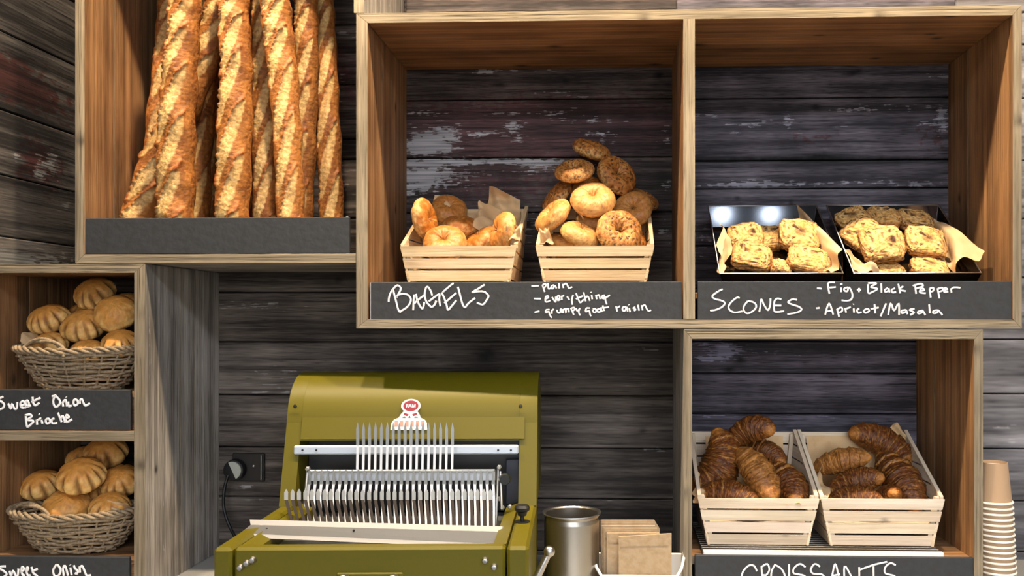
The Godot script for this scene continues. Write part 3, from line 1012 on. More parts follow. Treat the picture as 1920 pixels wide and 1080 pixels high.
	sign_board(-34, 1045, 242, 1118, "slate board with Sweet Onion chalked on it, lowest on the bun tower", [
		[0, 1040, 0.10417, lx, ["105,210 20,215 -20,240 60,290 120,350 60,410", "170,290 200,380 235,290 285,380 320,370 330,250", "390,310 435,260 400,220 385,290 410,370 450,370", "480,300 510,250 490,230 475,290 500,370 550,370", "565,220 600,330 680,390", "590,300 680,255", "1015,180 960,270 965,350 1000,390 1060,370 1090,290 1060,210 1015,180", "1125,240 1150,380", "1130,260 1170,200 1225,380", "1265,230 1290,370", "1260,180 1265,190", "1330,190 1350,250 1400,290 1385,345 1350,330", "1430,210 1440,320", "1440,230 1480,205 1520,290 1560,375 1640,370"]]])
	sign_board(1303, 1046, 1826, 1120, "slate board with CROISSANTS in white chalk under the croissant crates", [
		[1380, 1040, 0.16667, lx * 0.75, ["235,185 200,125 140,125 80,190 65,260 90,340 160,370 230,330", "285,130 295,250 300,370", "285,140 350,105 375,170 340,230 300,240 380,370", "440,110 400,190 400,280 440,350 520,340 550,250 510,160 430,110", "595,105 600,360", "780,140 720,105 655,150 650,210 760,235 800,290 740,350 650,340", "945,135 885,105 840,170 870,215 970,225 1000,290 940,350 850,340", "1060,370 1085,220 1115,105 1150,220 1180,370", "1075,240 1170,220", "1225,370 1220,130 1300,250 1380,370 1385,140", "1395,170 1550,115 1700,80", "1545,130 1550,370", "1795,120 1740,95 1680,140 1680,210 1780,240 1820,300 1760,360 1670,340"]]])


# ---------------------------------------------------------------- things on the counter and wall

func build_counter_things() -> void:
	# steel canister
	var c := at(1072, 960, 0.0)
	var can := thing("steel_canister", "tall brushed steel canister standing open beside the paper bags", "canister", Vector3(c.x, COUNTER, 0.0))
	var h := c.y - COUNTER
	var brushed := plain("brushed_steel", Color(0.66, 0.64, 0.6), 0.32, 1.0)
	part("body", lathe([v2(0, 0), v2(0.061, 0), v2(0.064, 0.004), v2(0.0645, h - 0.02), v2(0.063, h - 0.01), v2(0.064, h - 0.003), v2(0.0615, h - 0.003), v2(0.0615, 0.01), v2(0, 0.01)], 64), brushed, can)
	part("rim", lathe([v2(0.062, h - 0.006), v2(0.067, h - 0.004), v2(0.0695, h - 0.001), v2(0.069, h + 0.001), v2(0.065, h), v2(0.0615, h - 0.003)], 64), plain("steel", Color.WHITE), can)
	# paper bags in a white caddy
	var p := at(1196, 1074, 0.03)
	var caddy := thing("bag_caddy", "white metal caddy that holds the brown paper bags", "caddy", Vector3(p.x, COUNTER, -0.01))
	var white: Material = mats["white_metal"]
	var top := p.y - COUNTER
	slab_local("base", Vector3(-0.085, 0.0, -0.06), Vector3(0.09, 0.006, 0.06), white, caddy)
	slab_local("front", Vector3(-0.085, 0.0065, 0.054), Vector3(0.09, top, 0.06), white, caddy)
	var rail := func(s: float) -> Array:
		return [Vector3(s, top - 0.004, 0.057), Vector3(s + signf(s) * 0.012, top + 0.012, 0.045), Vector3(s + signf(s) * 0.022, top + 0.03, 0.0), Vector3(s + signf(s) * 0.024, top + 0.034, -0.055)]
	part("arm", tube(rail.call(-0.083), 0.0035, 8), white, caddy)
	part("arm", tube(rail.call(0.088), 0.0035, 8), white, caddy)
	for s in [-0.106, 0.111]:
		slab_local("side", Vector3(s - 0.003, 0.0, -0.06), Vector3(s + 0.003, top + 0.03, -0.05), white, caddy)
	slab_local("back", Vector3(-0.104, 0.0065, -0.06), Vector3(0.109, top + 0.02, -0.055), white, caddy)
	var kraft := crust("kraft_paper", 0.9, 0.03, 6.0, 0.85, 1.0)
	kraft.albedo_color = Color(0.64, 0.555, 0.445)
	kraft.vertex_color_use_as_albedo = false
	var names := ["rearmost brown paper bag in the white caddy, its upper corner folded", "brown paper bag with a worn top edge, second from the back", "brown paper bag in the middle of the caddy, sides creased", "second brown paper bag from the front of the caddy", "front brown paper bag, lowest and set to the right in the caddy"]
	for k in 5:
		var z: float = -0.034 + 0.017 * k
		var x0: float = [1126, 1128, 1132, 1138, 1160][k]
		var x1: float = [1233, 1228, 1232, 1236, 1259][k]
		var y1: float = [975, 985, 990, 999, 1006][k]
		var a := at(x0, y1, z)
		var b := at(x1, y1 - (0 if k < 4 else 6), z)
		var bag := thing("paper_bag", names[k], "paper bag", Vector3((a.x + b.x) * 0.5, COUNTER + 0.0065, z), "brown paper bags in the caddy")
		var w := (b.x - a.x) * 0.5
		var up := a.y - COUNTER - 0.0065
		var out: PackedVector2Array = [v2(-w, 0), v2(w, 0), v2(w, up + (b.y - a.y)), v2(-w, up)]
		if k == 0:
			out = [v2(-w, 0), v2(w, 0), v2(w + 0.005, up - 0.02), v2(w - 0.008, up + 0.001), v2(-w, up)]
		var st := start()
		add_prism(st, out, -0.0035, 0.0035)
		part("sheet", done(st), kraft, bag)
		st = start()
		add_slab(st, [Vector3(-w + 0.004, up - 0.022, 0.0037), Vector3(w - 0.008, up - 0.018, 0.0037), Vector3(w - 0.008, up - 0.004, 0.0037), Vector3(-w + 0.004, up - 0.006, 0.0037)], Vector3(0, 0, 0.0006))
		part("fold", done(st), kraft, bag)
	# stack of upturned paper cups
	var z := -0.045
	var cx := fx(1863, z)
	var cup_top := fy(1865, 866, z)
	var kraft_cup := plain("kraft_cup", Color(0.63, 0.52, 0.40), 0.8)
	var cup_white := plain("cup_white", Color(0.90, 0.87, 0.80), 0.6)
	var pitch := 0.0126
	var y := cup_top - 0.095
	var k := 0
	var proto: Node3D = null
	var where := ["topmost kraft paper cup, upside down on the tall stack", "kraft paper cup second from the top of the upturned stack", "kraft paper cup third from the top of the upturned stack"]
	while y > COUNTER:
		var cup: Node3D
		if proto == null:
			proto = thing("paper_cup", where[0], "paper cup", Vector3(cx, y, z), "upturned paper cups in a stack")
			part("wall", lathe([v2(0.0, 0.086), v2(0.0285, 0.086), v2(0.0295, 0.095), v2(0.0305, 0.095), v2(0.0395, 0.004), v2(0.0385, 0.004), v2(0.0285, 0.084), v2(0.0, 0.084)], 40), kraft_cup, proto)
			part("rim", tube(circle(0.0405, 40, 0.003), 0.0028, 8, true), cup_white, proto)
			part("base", lathe([v2(0.0, 0.0865), v2(0.0283, 0.0865), v2(0.0283, 0.0875), v2(0.0, 0.0875)], 32), cup_white, proto)
			cup = proto
		else:
			cup = proto.duplicate()
			cup.name = numbered("paper_cup")
			add_child(cup, true)
			cup.position = Vector3(cx + 0.0006 * k, y, z)
			cup.set_meta("label", where[k] if k < 3 else "upturned kraft paper cup with white rim, %s down the stack beside the croissants" % count_word(k + 1))
		y -= pitch
		k += 1
	# socket and plug
	var s := at(466, 876, BACK + 0.005)
	var box := thing("wall_socket", "dark metal socket plate on the boards behind the slicer", "socket", Vector3(s.x, s.y, BACK + 0.004))
	part("plate", rbox(Vector3(0.092, 0.08, 0.006), 0.002), plain("dark_plate", Color(0.20, 0.19, 0.18), 0.45, 0.6), box)
	var tab := part("edge_bar", rbox(Vector3(0.006, 0.072, 0.008), 0.002), plain("steel", Color.WHITE), box)
	tab.position = Vector3(0.039, 0.0, 0.004)
	var scr := part("screw", lathe([v2(0, 0), v2(0.004, 0), v2(0.003, 0.002), v2(0, 0.003)], 12, true), plain("steel", Color.WHITE), box)
	scr.position = Vector3(0.015, 0.004, 0.003)
	scr.rotation.y = PI
	var g := at(437, 882, BACK + 0.03)
	var plug := thing("power_plug", "round black and pale plug in the socket with a hanging black cord", "plug", Vector3(g.x, g.y, BACK + 0.008))
	var black := plain("black_rubber", Color(0.03, 0.03, 0.03), 0.5)
	var disc := lathe([v2(0, -0.001), v2(0.028, -0.001), v2(0.03, 0.004), v2(0.028, 0.022), v2(0.0, 0.026)], 32, true)
	var body := part("body", disc, black, plug)
	body.rotation.y = PI
	var outl := PackedVector2Array()
	for i in 17:
		var a := -PI * 0.36 + PI * i / 16.0
		outl.append(v2(cos(a) * 0.025, sin(a) * 0.025))
	var st := start()
	add_prism(st, outl, 0.024, 0.029)
	part("face", done(st), plain("pale_plastic", Color(0.62, 0.63, 0.58), 0.5), plug)
	var cord := []
	for q in [[428, 890, 0.03], [421, 915, 0.035], [419, 945, 0.04], [424, 970, 0.045], [433, 992, 0.05], [440, 1006, 0.06], [446, 1030, 0.07]]:
		cord.append(at(q[0], q[1], BACK + q[2]) - plug.position)
	part("cord", tube(smooth_path(cord, 5), 0.0045, 8), black, plug)
	# rack under the croissant crates
	var a := at(1318, 1035, -0.02)
	var b := at(1768, 1035, -0.02)
	var rack := thing("wire_rack", "pale metal rack under the croissant crates", "rack", Vector3((a.x + b.x) * 0.5, floor_croissant, -0.16))
	var w := (b.x - a.x) * 0.5
	var bar := plain("rack_metal", Color(0.42, 0.41, 0.38), 0.4, 0.8)
	slab_local("front_bar", Vector3(-w, 0.0, 0.135), Vector3(w, 0.012, 0.148), mats["white_metal"], rack)
	slab_local("back_bar", Vector3(-w, 0.0, -0.16), Vector3(w, 0.012, -0.15), bar, rack)
	for i in 15:
		var zz := -0.14 + 0.0193 * i
		part("wire", bar_mesh(Vector3(-w, 0.009, zz), Vector3(w, 0.009, zz), 0.0022, 6), bar, rack)
	for e in [-w + 0.002, w - 0.002]:
		slab_local("end_bar", Vector3(e - 0.003, 0.0, -0.15), Vector3(e + 0.003, 0.0085, 0.135), bar, rack)


func count_word(n: int) -> String:
	return ["zeroth", "first", "second", "third", "fourth", "fifth", "sixth", "seventh", "eighth", "ninth", "tenth", "eleventh", "twelfth", "thirteenth", "fourteenth", "fifteenth", "sixteenth", "seventeenth", "eighteenth", "nineteenth", "twentieth", "twenty-first", "twenty-second", "twenty-third", "twenty-fourth", "twenty-fifth"][mini(n, 25)]


func circle(r: float, n: int, y := 0.0) -> Array:
	var out := []
	for i in n:
		out.append(Vector3(r * cos(TAU * i / n), y, r * sin(TAU * i / n)))
	return out


# ---------------------------------------------------------------- the olive bread slicer

func build_slicer() -> void:
	var s := thing("bread_slicer", "olive green bread slicer with rows of steel blades on the counter", "bread slicer", Vector3(-0.454, COUNTER, 0.413))
	s.rotation.y = 0.0523
	var inv := s.transform.affine_inverse()
	# the point of the photograph (px, py) on the slicer's own plane z = zl
	var sl := func(px: float, py: float, zl: float) -> Vector3:
		var o := inv * EYE
		var d := inv.basis * ray(px, py)
		return o + d * ((zl - o.z) / d.z)
	var olive := plain("olive_enamel", Color(0.345, 0.315, 0.028), 0.45)
	olive.metallic_specular = 0.35
	var dark := plain("slicer_dark", Color(0.055, 0.055, 0.065), 0.4)
	var steel: Material = mats["steel"]
	var satin := plain("satin_alloy", Color(0.66, 0.66, 0.64), 0.36, 0.9)
	var top := 0.227
	var hw := 0.291
	var hl := 0.299
	var back := -0.65
	# body
	slab_local("side_panel", Vector3(-hl, 0.0, -0.40), Vector3(-hw + 0.026, top, 0.0), olive, s, 0.006)
	slab_local("side_panel", Vector3(hw - 0.041, 0.0, -0.40), Vector3(hw, top, 0.0), olive, s, 0.006)
	slab_local("front_panel", Vector3(-hw + 0.0305, 0.0, -0.03), Vector3(hw - 0.0445, top, -0.001), olive, s, 0.005)
	slab_local("table", Vector3(-hw + 0.034, top - 0.05, -0.45), Vector3(hw - 0.044, top - 0.035, -0.031), plain("table_steel", Color(0.42, 0.43, 0.42), 0.45, 0.7), s)
	slab_local("base", Vector3(-hw + 0.01, 0.0, back + 0.02), Vector3(hw - 0.01, top - 0.06, -0.035), dark, s)
	# strip beside the right panel that slopes back
	var st := start()
	add_slab(st, [Vector3(hw - 0.044, top - 0.036, -0.40), Vector3(hw - 0.072, top - 0.036, -0.40), Vector3(hw - 0.072, top - 0.012, -0.40), Vector3(hw - 0.044, top - 0.002, -0.40)], Vector3(0, 0, 0.368))
	part("deck", done(st), olive, s)
	st = start()
	add_slab(st, [Vector3(-hw + 0.034, top - 0.036, -0.40), Vector3(-hw + 0.06, top - 0.036, -0.40), Vector3(-hw + 0.06, top - 0.012, -0.40), Vector3(-hw + 0.034, top - 0.002, -0.40)], Vector3(0, 0, 0.368))
	part("deck", done(st), olive, s)
	# hood: a bent sheet, open at the front below
	var prof: PackedVector2Array = [v2(-0.399, 0.372), v2(-0.4145, 0.412)]
	for k in 13:
		var a := PI * 0.05 + (PI * 0.54) * k / 12.0
		prof.append(v2(-0.535 + cos(a) * 0.12, 0.405 + sin(a) * 0.12))
	prof.append(v2(-0.635, 0.47))
	prof.append(v2(back, 0.43))
	prof.append(v2(back, 0.372))
	var whole: PackedVector2Array = prof.duplicate()
	whole[0] = v2(-0.36, top)
	whole[-1] = v2(back, top)
	extrude_x(s, "hood_shell", prof, -hw + 0.027, hw - 0.042, olive)
	extrude_x(s, "hood_cheek", whole, -hl, -hw + 0.0268, olive)
	extrude_x(s, "hood_cheek", whole, hw - 0.0418, hw, olive)
	slab_local("back_plate", Vector3(-hw + 0.027, top, back), Vector3(hw - 0.042, 0.372, back + 0.01), dark, s)
	slab_local("inner_plate", Vector3(-hw + 0.028, top - 0.034, -0.47), Vector3(hw - 0.043, 0.371, -0.46), dark, s)
	slab_local("guard_plate", Vector3(hw - 0.075, top - 0.01, -0.425), Vector3(hw - 0.043, 0.325, -0.42), plain("blue_grey", Color(0.16, 0.17, 0.21), 0.4), s)
	# raised face panel of the hood with two screws
	st = start()
	var fa := Vector3(-0.0, 0.0, 0.0)
	add_slab(st, [Vector3(-hw + 0.03, 0.376, -0.399), Vector3(hw - 0.03, 0.376, -0.399), Vector3(hw - 0.03, 0.425, -0.4155), Vector3(-hw + 0.03, 0.425, -0.4155)], Vector3(0, 0.0005, 0.0025))
	part("face_panel", done(st), olive, s)
	for p in [[553, 762], [976, 762], [976, 925]]:
		var q: Vector3 = sl.call(p[0], p[1], -0.4145 if p[1] < 800 else -0.372)
		screw(s, q, 0.0045, dark)
	# pale bar over the opening
	var b0: Vector3 = sl.call(550, 853, -0.385)
	var b1: Vector3 = sl.call(972, 835, -0.385)
	var bar := slab_local("cover_bar", Vector3(b0.x, b0.y, -0.40), Vector3(b1.x, b1.y, -0.385), plain("pale_alloy", Color(0.74, 0.78, 0.82), 0.4, 0.4), s, 0.003)
	for px in [567, 593, 934, 958]:
		screw(s, sl.call(px, 844, -0.3845), 0.0028, dark)
	# upper comb of pointed holders
	var comb := start()
	for k in 17:
		var px := 671.0 + 11.1 * k
		var t: Vector3 = sl.call(px, 792, -0.352)
		var m: Vector3 = sl.call(px, 835, -0.352)
		var e: Vector3 = sl.call(px - 1.0, 886, -0.352)
		var f := part("holder", holder(t, m, e, 0.0034), null, s)
		f.mesh.surface_set_material(0, plain("holder_grey", Color(0.60, 0.61, 0.60), 0.35, 0.7))
		f.mesh.surface_set_material(1, plain("holder_white", Color(0.86, 0.87, 0.88), 0.4, 0.3))
	# plate with cut teeth, and the row of blades that hangs from it
	var p0: Vector3 = sl.call(578, 906, -0.34)
	var p1: Vector3 = sl.call(928, 880, -0.34)
	slab_local("blade_rail", Vector3(p0.x, p1.y - 0.006, -0.346), Vector3(p1.x, p1.y, -0.335), satin, s, 0.001)
	slab_local("blade_backing", Vector3(p0.x, p0.y + 0.004, -0.348), Vector3(p1.x, p1.y - 0.003, -0.345), plain("holder_white", Color.WHITE), s, 0.0005)
	for k in 31:
		var px := 580.0 + 11.5 * k
		var lean := lerpf(-3.0, 1.0, k / 30.0)
		var a: Vector3 = sl.call(px, 881, -0.335)
		var b: Vector3 = sl.call(px, 908, -0.335)
		var c: Vector3 = sl.call(px + lean, 930, -0.33)
		var d: Vector3 = sl.call(px + lean * 0.5 + 1.0, 990, -0.30)
		st = start()
		add_slab(st, [a + Vector3(-0.0015, 0, 0), a + Vector3(0.0015, 0, 0), b + Vector3(0.0042, 0, 0), b + Vector3(-0.0042, 0, 0)], Vector3(0, 0, 0.002))
		part("tooth", done(st), plain("holder_grey", Color.WHITE), s)
		st = start()
		add_slab(st, [b + Vector3(-0.003, 0, 0.002), b + Vector3(0.003, 0, 0.002), c + Vector3(0.0028, 0, 0), c + Vector3(-0.0028, 0, 0)], Vector3(0, 0, 0.0015))
		add_slab(st, [c + Vector3(-0.0028, 0, 0), c + Vector3(0.0028, 0, 0), d + Vector3(0.0022, 0, 0), d + Vector3(-0.0022, 0, 0)], Vector3(0, 0, 0.0015))
		part("blade", done(st), plain("holder_white", Color.WHITE), s)
	# front row: fingers with pale points on dark springs
	for k in 33:
		var px := 537.0 + 11.95 * k
		var foot := px + lerpf(14.0, 2.0, k / 32.0)
		var t: Vector3 = sl.call(px, 917, -0.29)
		var m: Vector3 = sl.call(px, 937, -0.29)
		var e: Vector3 = sl.call(foot, 992, -0.235)
		var o := part("finger", holder(t, m, e, 0.0042), null, s)
		o.mesh.surface_set_material(0, plain("finger_tip", Color(0.78, 0.78, 0.75), 0.35, 0.6))
		o.mesh.surface_set_material(1, plain("finger_dark", Color(0.13, 0.10, 0.085), 0.9))
	# end frame of the blade carriage
	for e in [[576, 884, 571, 950], [934, 878, 930, 985], [938, 884, 941, 955]]:
		part("carriage_rod", bar_mesh(sl.call(e[0], e[1], -0.335), sl.call(e[2], e[3], -0.30), 0.0028), satin, s)
	for e in [[577, 879], [936, 876], [939, 900], [937, 935], [942, 952], [956, 950]]:
		var nut := part("nut", lathe([v2(0, -0.004), v2(0.0055, -0.004), v2(0.0055, 0.003), v2(0.003, 0.005), v2(0, 0.005)], 6, true), satin, s)
		nut.position = sl.call(e[0], e[1], -0.328)
		nut.rotation.y = PI
	var kn: Vector3 = sl.call(947, 898, -0.33)
	var grip := part("grip", lathe([v2(0, -0.012), v2(0.011, -0.012), v2(0.013, -0.004), v2(0.013, 0.006), v2(0.009, 0.011), v2(0, 0.012)], 20, true), plain("green_black", Color(0.05, 0.07, 0.05), 0.4), s)
	grip.position = kn
	# front channel
	var l0: Vector3 = sl.call(468, 974, -0.185)
	var r0: Vector3 = sl.call(942, 987, -0.185)
	var l1: Vector3 = sl.call(470, 984, -0.175)
	var r1: Vector3 = sl.call(940, 997, -0.175)
	var l2: Vector3 = sl.call(450, 1000, -0.12)
	var r2: Vector3 = sl.call(938, 1020, -0.12)
	var l3: Vector3 = sl.call(462, 1008, -0.113)
	var r3: Vector3 = sl.call(937, 1028, -0.113)
	st = start()
	for q in [[l0, r0, r1, l1], [l1, r1, r2, l2], [l2, r2, r3, l3]]:
		var nrm: Vector3 = -(q[1] - q[0]).cross(q[2] - q[0]).normalized()
		if nrm.z < 0:
			nrm = -nrm
		add_slab(st, q, -nrm * 0.0025)
	part("bread_stop", done(st), plain("stop_alloy", Color(0.44, 0.445, 0.45), 0.48, 0.5), s)
	st = start()
	add_slab(st, [r0, r1, r2, r3], Vector3(0.002, 0, 0))
	part("stop_end", done(st), satin, s)
	for px in [500, 663]:
		screw(s, sl.call(px, 992 if px < 600 else 995, -0.155), 0.0025, dark)
	for e in [l0.lerp(r0, 0.12), l0.lerp(r0, 0.9)]:
		part("stop_bracket", bar_mesh(e + Vector3(0, -0.012, 0.012), Vector3(e.x, top - 0.036, e.z - 0.02), 0.004), satin, s)
	# screws and knobs on the front
	for p in [[475, 1049], [464, 1055], [452, 1063], [910, 1050], [927, 1062]]:
		var q: Vector3 = sl.call(p[0], p[1], 0.0)
		var bolt := part("bolt", lathe([v2(0, -0.002), v2(0.0065, -0.002), v2(0.0065, 0.004), v2(0.0045, 0.009), v2(0, 0.010)], 20, true), steel, s)
		bolt.position = q
		bolt.rotation.y = PI
	var pl: Vector3 = sl.call(694, 1078, 0.0)
	slab_local("plate", Vector3(pl.x - 0.062, 0.10, -0.001), Vector3(pl.x + 0.062, pl.y + 0.005, 0.004), olive, s, 0.004)
	for px in [648, 740]:
		var q: Vector3 = sl.call(px, 1083, 0.004)
		var knob := part("knob", lathe([v2(0, -0.002), v2(0.007, -0.002), v2(0.007, 0.006), v2(0.0095, 0.008), v2(0.0095, 0.018), v2(0.006, 0.022), v2(0, 0.022)], 24, true), steel, s)
		knob.position = q
		knob.rotation.y = PI
	var kb: Vector3 = Vector3(hw - 0.02, top, -0.24)
	kb = sl.call(979, 985, -0.20)
	kb.y = top
	part("knob", lathe([v2(0, 0), v2(0.016, 0), v2(0.016, 0.002), v2(0.004, 0.003), v2(0.004, 0.012), v2(0.009, 0.014), v2(0.011, 0.022), v2(0.0155, 0.025), v2(0.0165, 0.031), v2(0.013, 0.036), v2(0, 0.037)], 24), plain("black_rubber", Color.WHITE), s).position = kb
	# lever with a ball end at the right
	var q0: Vector3 = sl.call(1004, 1088, -0.13)
	var q1: Vector3 = sl.call(1030, 1034, -0.13)
	part("lever", tube([q0 + Vector3(-0.03, -0.01, 0.0), q0, q1], [0.008, 0.009, 0.007], 14), steel, s)
	var ball := SphereMesh.new()
	ball.radius = 0.0115
	ball.height = 0.023
	part("lever_ball", ball, steel, s).position = q1
	# enamel badge: a red rosette over a white plaque
	badge(s, sl)


func screw(parent: Node, p: Vector3, r: float, m: Material) -> void:
	var o := part("screw", lathe([v2(0, -0.001), v2(r, -0.001), v2(r * 0.8, r * 0.4), v2(0, r * 0.5)], 14, true), m, parent)
	o.position = p
	o.rotation.y = PI


# flat pointed bar in two lengths: surface 0 from the tip to m, surface 1 from m to e
func holder(t: Vector3, m: Vector3, e: Vector3, w: float) -> ArrayMesh:
	var mesh := ArrayMesh.new()
	var x := Vector3(w, 0, 0)
	var sh := (m - t) * 0.3
	var st := start()
	var d := Vector3(0, 0, 0.0022)
	add_slab(st, [t - x * 0.12, t + x * 0.12, t + sh + x, t + sh - x], d)
	add_slab(st, [t + sh - x, t + sh + x, m + x, m - x], d)
	st.generate_normals()
	st.commit(mesh)
	st = start()
	add_slab(st, [m - x * 0.8, m + x * 0.8, e + x * 0.75, e - x * 0.75], d)
	st.generate_normals()
	st.commit(mesh)
	return mesh


# a profile of (z, y) pushed along x
func extrude_x(parent: Node, called: String, prof: PackedVector2Array, x0: float, x1: float, m: Material) -> void:
	var st := SurfaceTool.new()
	st.begin(Mesh.PRIMITIVE_TRIANGLES)
	var c := Vector2.ZERO
	for p in prof:
		c += p
	c /= prof.size()
	for i in prof.size():
		var a := prof[i]
		var b := prof[(i + 1) % prof.size()]
		st.set_smooth_group(1 if i < prof.size() - 3 and i > 0 else 4294967295)
		face(st, [Vector3(x0, a.y, a.x), Vector3(x1, a.y, a.x), Vector3(x1, b.y, b.x), Vector3(x0, b.y, b.x)], Vector3((x0 + x1) * 0.5, c.y, c.x))
	st.set_smooth_group(-1)
	var tri := Geometry2D.triangulate_polygon(prof)
	for k in range(0, tri.size(), 3):
		for x in [x0, x1]:
			var pts := []
			for j in 3:
				pts.append(Vector3(x, prof[tri[k + j]].y, prof[tri[k + j]].x))
			face(st, pts, Vector3((x0 + x1) * 0.5, c.y, c.x))
	part(called, done(st), m, parent)


func badge(s: Node3D, sl: Callable) -> void:
	var o: Vector3 = sl.call(768, 806, -0.4)
	var tilt := Transform3D(Basis(Vector3.RIGHT, -0.32), o)
	var white := plain("badge_white", Color(0.90, 0.88, 0.84), 0.4)
	var red := plain("badge_red", Color(0.50, 0.03, 0.04), 0.35)
	var pink := plain("badge_print", Color(0.72, 0.50, 0.44), 0.5)
	var dark := plain("badge_dark", Color(0.12, 0.1, 0.1), 0.5)
	var k := 0.00124
	var poly := func(called: String, pts: Array, z0: float, z1: float, m: Material, parent: Node) -> MeshInstance3D:
		var out := PackedVector2Array()
		for q in pts:
			out.append(v2((q.x - 768.0) * k, (806.0 - q.y) * k))
		var st := start()
		add_prism(st, out, z0, z1)
		return part(called, done(st), m, parent)
	var ring := func(cx: float, cy: float, rx: float, ry: float) -> Array:
		var out := []
		for i in 28:
			out.append(v2(cx + rx * cos(TAU * i / 28), cy + ry * sin(TAU * i / 28)))
		return out
	var plaque: MeshInstance3D = poly.call("badge", [v2(732, 806), v2(733, 793), v2(738, 786), v2(746, 783), v2(750, 776), v2(756, 769), v2(780, 769), v2(785, 776), v2(788, 783), v2(796, 787), v2(800, 793), v2(801, 806)], 0.0, 0.0012, white, s)
	plaque.transform = tilt
	plaque.set_meta("label", "white and red enamel badge")
	poly.call("rosette", ring.call(768.0, 760.0, 18.5, 13.5), 0.001, 0.002, white, plaque)
	poly.call("rosette_centre", ring.call(768.0, 760.0, 14.5, 10.5), 0.0018, 0.0026, red, plaque)
	poly.call("ribbon", [v2(756, 773), v2(765, 776), v2(762, 780), v2(755, 777)], 0.001, 0.0018, red, plaque)
	poly.call("ribbon", [v2(780, 773), v2(771, 776), v2(774, 780), v2(781, 777)], 0.001, 0.0018, red, plaque)
	poly.call("print", [v2(764, 783), v2(766.5, 778), v2(769, 783)], 0.001, 0.0018, dark, plaque)
	poly.call("print", [v2(752, 783), v2(757, 780), v2(760, 783)], 0.001, 0.0018, dark, plaque)
	poly.call("print", [v2(775, 783), v2(778, 780), v2(784, 783)], 0.001, 0.0018, plain("badge_green", Color(0.1, 0.35, 0.15), 0.5), plaque)
	for x in [739, 749, 759, 769, 779, 789]:
		poly.call("print", [v2(x, 800), v2(x, 789), v2(x + 6, 788), v2(x + 7, 800)], 0.001, 0.0016, pink, plaque)
	var tm := TextMesh.new()
	var font := SystemFont.new()
	font.font_names = PackedStringArray(["Droid Sans"])
	font.font_weight = 700
	tm.font = font
	tm.text = "RAM"
	tm.font_size = 32
	tm.depth = 0.0008
	tm.pixel_size = 0.00034
	var t := part("badge_lettering", tm, plain("chalk", Color.WHITE), plaque)
	t.position = Vector3(0, 46.0 * k, 0.0031)


# ---------------------------------------------------------------- crates, trays, baskets and their paper

func crate(label: String, where: Vector3, wt: float, wb: float, group: String, wood_name := "pine") -> void:
	var o := thing("slatted_crate", label, "crate", where, group)
	var pine: Material = mats[wood_name]
	var d := 0.265
	var hf := 0.118
	var hr := 0.245
	var hh := func(s: float) -> float:
		return lerpf(hf, hr, s)
	var pt := func(sx: float, s: float, h: float, inset := 0.0) -> Vector3:
		var k := clampf(h / hh.call(s), 0.0, 1.0)
		var z := lerpf(d * 0.5, -d * 0.5, s)
		if s < 0.001:
			z -= 0.012 * (1.0 - k)
		return Vector3(sx * (lerpf(wb, wt, k) * 0.5 - inset), h, z)
	var add := func(called: String, q: Array, t: Vector3, grain: int) -> void:
		var st := start()
		var c := rng.randf_range(0.9, 1.06)
		add_slab(st, q, t, grain, Vector2(rng.randf(), rng.randf()), Color(c, c * rng.randf_range(0.97, 1.0), c * rng.randf_range(0.92, 1.0)))
		part(called, done(st), pine, o)
	# front and back slats
	for k in 4:
		var h0 := 0.0295 * k + 0.001
		var h1 := h0 + 0.0252 - rng.randf() * 0.0012
		var e := 0.002 * rng.randf()
		add.call("slat", [pt.call(-1.0, 0.0, h0) - Vector3(e, 0, 0), pt.call(1.0, 0.0, h0) + Vector3(e, 0, 0), pt.call(1.0, 0.0, h1) + Vector3(e, 0, 0), pt.call(-1.0, 0.0, h1) - Vector3(e, 0, 0)], Vector3(0, 0, 0.005), 0)
	for k in 7:
		var h0 := 0.0348 * k + 0.001
		var h1 := h0 + 0.0295
		add.call("slat", [pt.call(-1.0, 1.0, h0), pt.call(1.0, 1.0, h0), pt.call(1.0, 1.0, h1), pt.call(-1.0, 1.0, h1)], Vector3(0, 0, -0.005), 0)
	# side slats, cut along the sloping top
	for sx in [-1.0, 1.0]:
		for k in 7:
			var h0 := 0.0348 * k + 0.001
			var h1 := h0 + 0.0295
			var sa := clampf((h0 - hf) / (hr - hf), 0.0, 1.0)
			var sb := clampf((h1 - hf) / (hr - hf), 0.0, 1.0)
			add.call("slat", [pt.call(sx, sa + 0.005, h0), pt.call(sx, 0.995, h0), pt.call(sx, 0.995, h1), pt.call(sx, minf(sb + 0.005, 0.99), h1)], Vector3(-sx * 0.005, 0, 0), 2)
		# rail along the sloping top, posts in the corners
		var a: Vector3 = pt.call(sx, 0.02, hf)
		var b: Vector3 = pt.call(sx, 0.98, hr)
		add.call("rail", [a + Vector3(sx * 0.001, -0.008, 0), b + Vector3(sx * 0.001, -0.008, 0), b + Vector3(sx * 0.001, 0.002, 0), a + Vector3(sx * 0.001, 0.002, 0)], Vector3(-sx * 0.009, 0, 0), 2)
		for s in [0.03, 0.95]:
			var h: float = hh.call(s) - 0.004
			var q0: Vector3 = pt.call(sx, s, 0.002, 0.006)
			var q1: Vector3 = pt.call(sx, s, h, 0.006)
			add.call("post", [q0, q0 + Vector3(0, 0, -0.013), q1 + Vector3(0, 0, -0.013), q1], Vector3(-sx * 0.01, 0, 0), 1)
	var bw := wb * 0.5 - 0.006
	var st2 := start()
	add_box(st2, Vector3(0, 0.05, 0), Vector3(bw * 2.0 + 0.016, 0.005, d - 0.03), 0.001, 0)
	part("base", done(st2), pine, o)


